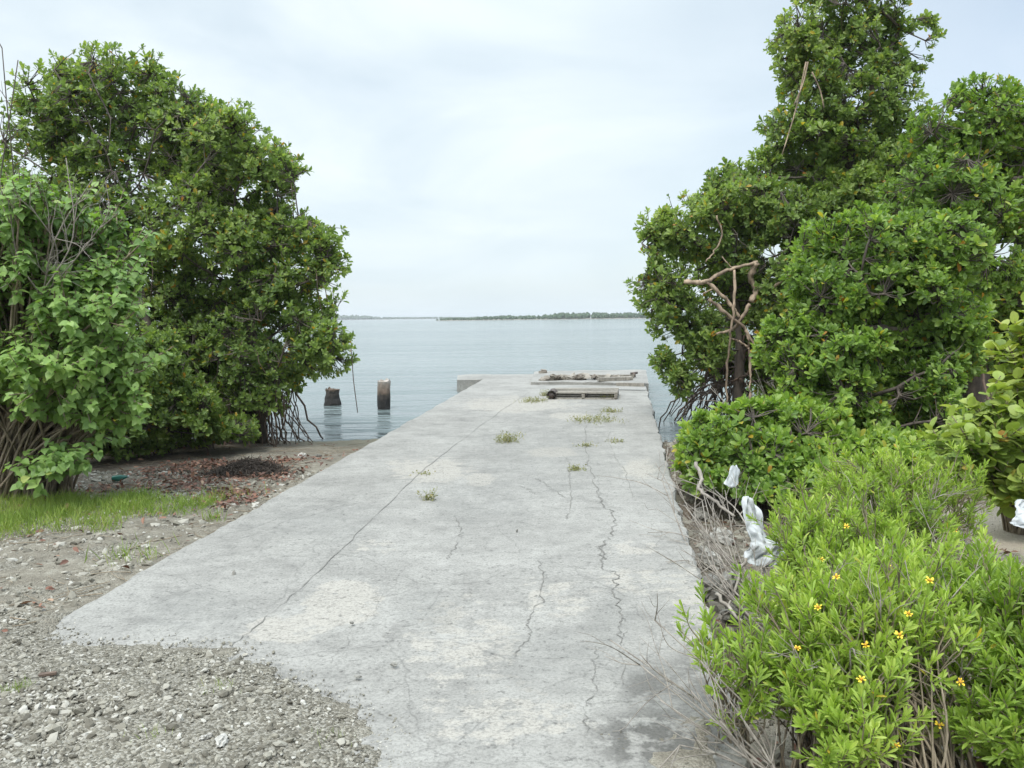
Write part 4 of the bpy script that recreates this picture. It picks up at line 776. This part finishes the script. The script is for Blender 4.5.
bare('bare_shrub', 'dry grey twigs spreading over the concrete at bottom right', G3(790, 768, 2.75)+[0, 0, .02], [tp(655, 620, 2.95), tp(640, 665, 2.9), tp(610, 640, 3.1), tp(660, 700, 2.8), tp(680, 745, 2.65), tp(700, 660, 2.9), tp(720, 720, 2.7), tp(690, 690, 2.8)], .005, sub=5, sublen=.28, wig=.06, minz=gzv)
bare('bare_shrub', 'tangle of dry tan twigs leaning across the ditch beside the white sheet', G3(790, 610, 4.8), [tp(662, 480, 6.2), tp(684, 505, 5.9), tp(702, 500, 6.0), tp(712, 540, 5.4), tp(712, 565, 5.2), tp(728, 595, 4.8), tp(715, 490, 6.4), tp(735, 565, 5.2)], .009, sub=5, sublen=.45, wig=.05, minz=gzv)
bare('bare_shrub', 'fine dry twigs at the foot of the low mangrove bush', G3(760, 560, 5.6), [tp(684, 500, 6.4), tp(700, 480, 6.8), tp(712, 505, 6.2), tp(725, 490, 6.4), tp(700, 530, 5.9)], .007, sub=5, sublen=.4, wig=.06, minz=gzv)
bare('bare_shrub', 'pale bare twigs poking out of the farthest yellow-flowered shrub', G3(880, 560, 5.0), [tp(855, 515, 4.8), tp(870, 500, 4.9), tp(905, 560, 4.2), tp(930, 500, 4.9), tp(890, 540, 4.3), tp(950, 540, 4.6)], .006, sub=6, sublen=.3, wig=.05)
bare('bare_shrub', 'grey dead brush between the tan limbs and the broad mangrove', G3(800, 430, 10.0), [tp(760, 400, 10.2), tp(780, 398, 10), tp(815, 405, 9.8), tp(740, 410, 10.2), tp(800, 415, 9.8)], .012, sub=6, sublen=.6, wig=.08)
bare('bare_shrub', 'pale dead stems mixed into the front yellow-flowered shrub', G3(870, 760, 3.0), [tp(905, 560, 3.1), tp(830, 580, 3.0), tp(950, 600, 2.9), tp(790, 640, 2.8), tp(880, 600, 2.8), tp(985, 640, 2.75), tp(850, 650, 2.65)], .0045, sub=6, sublen=.16, wig=.06)
z4 = lambda pts, D: [tp(660+a/3.2, 400+b/3.2, D+i*-.12) for i, (a, b) in enumerate(pts)]
for pts, D, r_, lab in [([(115, 200), (132, 250), (125, 285), (180, 330), (238, 372)], 6.3, .016, 'pale crooked branch rising from the twigs beside the jetty'), ([(180, 622), (235, 682), (300, 742)], 4.6, .012, 'pale stick lying lowest in the ditch beside the shrub'), ([(275, 505), (243, 600), (215, 665)], 5.2, .011, 'pale thin stick standing below the white plastic sheet')]:
    b = MB(); q = curve(z4(pts, D), 6); q[1:-1] += rng.normal(0, .006, (len(q)-2, 3)); b.tube(q, np.linspace(r_, r_*.6, len(q)), 7, wob=.1); tag(b.build('dead_branch', M['dead'], None, True), lab, 'branch')

# ------------------------------------------------------------------ white plastic sheet and scraps
m, nt = newmat('white_plastic'); p = N(nt, 'ShaderNodeBsdfPrincipled', i_Roughness=.45); nt.links.new(rmp(nt, noise(nt, 6, 4), [(.3, (.42, .44, .44)), (.6, (.62, .64, .65))]), p.inputs[0])
t = N(nt, 'ShaderNodeBsdfTranslucent'); t.inputs[0].default_value = (.8, .83, .85, 1); mx_ = N(nt, 'ShaderNodeMixShader', i_0=.2); nt.links.new(p.outputs[0], mx_.inputs[1]); nt.links.new(t.outputs[0], mx_.inputs[2]); finish(nt, mx_.outputs[0]); M['plastic'] = m
def sheet(name, label, rows, D, mat, amp=.05, n=22, cat='plastic', tilt=.25):
    """a crumpled hanging sheet; rows of (left px, right px, py) from its top to its foot"""
    b = MB(); rows = np.array(rows, float); t = np.linspace(0, 1, n); ri = np.interp(t, np.linspace(0, 1, len(rows)), np.arange(len(rows)))
    V = []
    for k in range(n):
        l, r_, y_ = [np.interp(ri[k], np.arange(len(rows)), rows[:, c]) for c in range(3)]
        for s in np.linspace(0, 1, n):
            q = tp(l+(r_-l)*s, y_+ (fbm(np.array([[s*3, t[k]*3]]), 1, 5)[0]-.5)*6, D-tilt*t[k]+.12*s); q = q+np.array([.3, -1, .2])*amp*((fbm(np.array([[s*2.2, t[k]*2.8]]), 1.6, 4)[0]-.5)*2.6+.35*abs(math.sin(s*7+t[k]*4))); V.append(q)
    i = np.arange(n-1)[:, None]*n+np.arange(n-1); b.add(V, [np.stack([i, i+1, i+n+1, i+n], -1).reshape(-1, 4)]); o = b.build(name, M[mat], None, True)
    md = o.modifiers.new('thickness', 'SOLIDIFY'); md.thickness = .003; return tag(o, label, cat)
sheet('plastic_sheet', 'crumpled white plastic sheet caught in the bushes by the jetty', [(743, 747, 497), (743, 757, 510), (744, 761, 525), (748, 770, 538), (750, 786, 546), (746, 778, 556), (750, 772, 566)], 5.5, 'plastic', .07, 34)
sheet('plastic_scrap', 'small torn white plastic scrap above the larger white sheet', [(731, 736, 466), (728, 740, 474), (724, 738, 482), (726, 734, 487)], 6.6, 'plastic', .03, 10)
sheet('plastic_bag', 'white bag on the sand under the round-leaved shrub', [(1017, 1026, 500), (1014, 1032, 509), (1012, 1036, 520), (1016, 1032, 528)], 5.2, 'plastic', .05, 26)
M['green'] = simplemat('green_plastic', [(.3, (.02, .13, .10)), (.7, (.04, .22, .16))], 8, .35)
def bottle(px, py, z, rz, label):
    q = on(px, py, z); q[2] = gz(q[0], q[1])+.04; d = np.array([math.cos(rz), math.sin(rz), .1])*.72; r_ = thing('bottle', label, 'bottle', tuple(q)); b = MB(); b.tube([q+d*s for s in (0, .01, .13, .17, .20, .22)], [.025, .034, .034, .022, .013, .013], 12); b.build('body', M['green'], r_, True); b = MB(); b.tube([q+d*s for s in (.221, .24)], [.016, .016], 12); b.build('cap', M['plastic'], r_, True)
bottle(112, 481, -.13, .3, 'green plastic bottle lying at the back edge of the grass')
bottle(58, 470, -.13, 1.2, 'green plastic bottle under the far left shrub')
b = MB(); q = on(48, 677, .03); b.box(q+[0, 0, .015], (.07, .018, .012), .3, .004); tag(b.build('wood_chip', M['root']), 'brown splinter of wood on the gravel at left', 'wood chip')

# ------------------------------------------------------------------ grass, litter, weeds, seaweed
GP = [on(*p)[:2] for p in [(-60, 478), (60, 484), (150, 486), (214, 490), (205, 505), (150, 512), (90, 524), (40, 528), (0, 534), (-80, 545)]]
P = scatter(90000, -8, -2, 5.4, 9.5, lambda P: ss(poly_sd(P, GP)+(fbm(P, 2.5, 3)-.5)*.6, -.06, .22)*(.35+.65*ss(fbm(P, 3.5, 8), .38, .55)))
P = np.vstack([P]+[np.array(on(px, py, z))[:2]+rng.normal(0, s, (n, 2)) for px, py, z, s, n in [(20, 690, .02, .025, 60), (12, 694, .02, .02, 30), (100, 620, -.02, .05, 60), (210, 560, -.08, .05, 60), (180, 585, -.06, .08, 50), (212, 520, -.1, .06, 60), (130, 560, -.06, .12, 80), (220, 690, .02, .05, 30), (150, 740, .02, .04, 26), (330, 730, .02, .05, 20), (225, 500, -.15, .15, 80)]])
mb = MB(); n = len(P); d = rng.normal(0, .42, (n, 3)); d[:, 2] = 1; a = rng.random(n)*6.28
lnear = np.where(P[:, 1] < 5.2, .38, 1.0); leaves(mb, lift(P, -.01), d, np.column_stack([np.cos(a), np.sin(a), np.full(n, .3)]), rng.uniform(.05, .15, n)*lnear, np.clip(.3+.55*fbm(P, 2.2, 14)+rng.normal(0, .16, n)-.05, 0, 1), T_BLADE)
tag(mb.build('grass', M['grass']), 'patch of short yellow-green grass beside the far left shrub', 'grass', kind='stuff')
mb = MB()
LP = [on(*p)[:2] for p in [(70, 478), (120, 460), (190, 446), (300, 440), (345, 447), (300, 462), (255, 492), (215, 505), (200, 488), (120, 482)]]
P = scatter(26000, -7, -1.5, 6.5, 13, lambda P: np.maximum(ss(poly_sd(P, LP)+(fbm(P, 2, 6)-.5)*.8, -.1, .5)*(.35+.65*ss(fbm(P, 2.5, 51), .42, .55)), .012)*ss(xl(P[:, 1])-P[:, 0], 0, .05)*(1-ss(P[:, 1], 11.8, 12.6)))
P = np.vstack([P, scatter(260, -5, -1, 3, 8, lambda P: ss(xl(P[:, 1])-P[:, 0], 0, .05)), scatter(3600, 1.0, 7, 2.6, 12, lambda P: ss(P[:, 0]-xr(P[:, 1]), .02, .1)*(.12+.88*ss(fbm(P, 1.3, 71), .45, .62)))])
n = len(P); d = np.column_stack([rng.normal(size=(n, 2)), rng.normal(0, .35, n)]); leaves(mb, lift(P, .02), d, np.column_stack([rng.normal(0, .45, (n, 2)), np.ones(n)]), rng.uniform(.035, .08, n), np.clip(rng.beta(2, 2.4, n), 0, 1), T_ELL)
tag(mb.build('leaf_litter', M['litter']), 'reddish brown fallen leaves covering the ground under the left mangroves', 'leaf litter', kind='stuff')
mb = MB(); P = scatter(2600, -7, 3.2, 3.2, 12.5, lambda P: np.maximum(ss(xl(P[:, 1])-P[:, 0], .0, .08)*(.25+.75*ss(fbm(P, 1.8, 61), .45, .6)), ss(P[:, 0]-xr(P[:, 1]), .05, .15)*(1-ss(P[:, 0]-xr(P[:, 1]), .9, 1.4))))
for q in lift(P, .012):
    a = rng.random()*6.28; l = rng.uniform(.05, .35)*.5; e = np.array([math.cos(a), math.sin(a), rng.normal(0, .06)])*l; r_ = rng.uniform(.0015, .0045); mb.tube([q-e, q+rng.normal(0, .012, 3)*[1, 1, .3], q+e], [r_, r_, r_*.6], 4)
tag(mb.build('twig_litter', M['stem']), 'broken dry twigs littering the ground along both sides of the jetty', 'twigs', kind='stuff')
M['weedwrack'] = simplemat('dry_seaweed', [(.3, (.03, .024, .02)), (.7, (.085, .065, .05))], 40, .95)
def wrack(px, py, rx, ry, label, n=2600):
    c = on(px, py, -.17); mb = MB(); c[2] = gz(c[0], c[1])
    a = rng.normal(0, .42, (n, 2))*[rx, ry]; h = .16*np.exp(-((a/[rx, ry])**2).sum(1)*1.5); P = np.column_stack([c[0]+a[:, 0], c[1]+a[:, 1], np.zeros(n)]); P[:, 2] = ground_z(P[:, :2])+h*rng.random(n)+.005
    d = np.column_stack([rng.normal(size=(n, 2)), rng.normal(0, .35, n)]); leaves(mb, P, d, np.column_stack([rng.normal(0, .6, (n, 2)), np.ones(n)]), rng.uniform(.08, .2, n), rng.random(n), T_BLADE)
    leaves(mb, P, d[::-1], np.column_stack([rng.normal(0, .6, (n, 2)), np.ones(n)]), rng.uniform(.04, .09, n), rng.random(n), T_LANCE)
    tag(mb.build('seaweed_heap', M['weedwrack']), label, 'seaweed')
wrack(248, 474, .42, .35, 'dark heap of dried seaweed among the leaf litter')
def weed(px, py, rad, h, n, label, nl=4):
    n = int(n*2.4); c = on(px, py); root = thing('weed_tuft', label, 'weed', (c[0], c[1], 0), 'weeds in the jetty cracks'); mb = MB(); a = rng.normal(0, .5, (n, 2))*rad; P = np.column_stack([c[0]+a[:, 0], c[1]+a[:, 1], np.full(n, -.005)])
    d = np.column_stack([rng.normal(0, .55, (n, 2)), np.ones(n)]); leaves(mb, P, d, np.column_stack([rng.normal(size=(n, 2)), np.zeros(n)+.2]), rng.uniform(.3, 1.0, n)*h*.8, np.clip(rng.normal(.6, .25, n), 0, 1), T_BLADE)
    lf = mb; tipp = P+nrm(d)*(rng.uniform(.2, .8, n)*h)[:, None]; m_ = n*2//3
    rosettes(lf, tipp[:m_], nrm(d[:m_]), nl, .028, T_ELL, spread=(40, 90), tint_c=.5, tv=.4); lf.build('foliage', M['weed'], root)
for a in [(596, 421, .42, .14, 90, 'largest sprawling weed patch in front of the pallet'), (612, 412, .2, .12, 40, 'weed tuft just right of the largest weed patch'), (534, 402, .28, .16, 60, 'dry weed patch left of the pallet near the end'), (545, 396, .12, .2, 30, 'upright weeds beside the dark round stub'), (507, 442, .16, .2, 40, 'dry upright weed tuft alone midway along the jetty'),
          (577, 470, .10, .10, 24, 'small green weed in the crack midway along the jetty'), (616, 442, .14, .07, 24, 'flat weed patch between the cracks near the right edge'), (429, 500, .05, .16, 14, 'thin dead grass sprig nearest the viewer on the jetty'), (424, 474, .10, .05, 16, 'tiny flat weed in the long joint'), (586, 446, .12, .08, 20, 'weed strip in the crack below the largest patch'), (556, 377, .3, .14, 26, 'weeds on the raised step behind the pallet'), (606, 398, .16, .12, 24, 'weed tuft against the front of the pallet')]: weed(*a)

# ------------------------------------------------------------------ haze
m, nt = newmat('sea_haze'); v = N(nt, 'ShaderNodeVolumePrincipled'); v.inputs['Color'].default_value = (.93, .96, 1, 1); v.inputs['Density'].default_value = .00035; v.inputs['Anisotropy'].default_value = .0
o_ = N(nt, 'ShaderNodeOutputMaterial'); nt.links.new(v.outputs[0], o_.inputs['Volume'])
HAZE = True
if HAZE:
    b = MB(); b.box((0, 2700, 4.75), (12600, 6800, 15.5)); tag(b.build('haze', m), 'thin sea haze over the water', 'haze', kind='stuff')
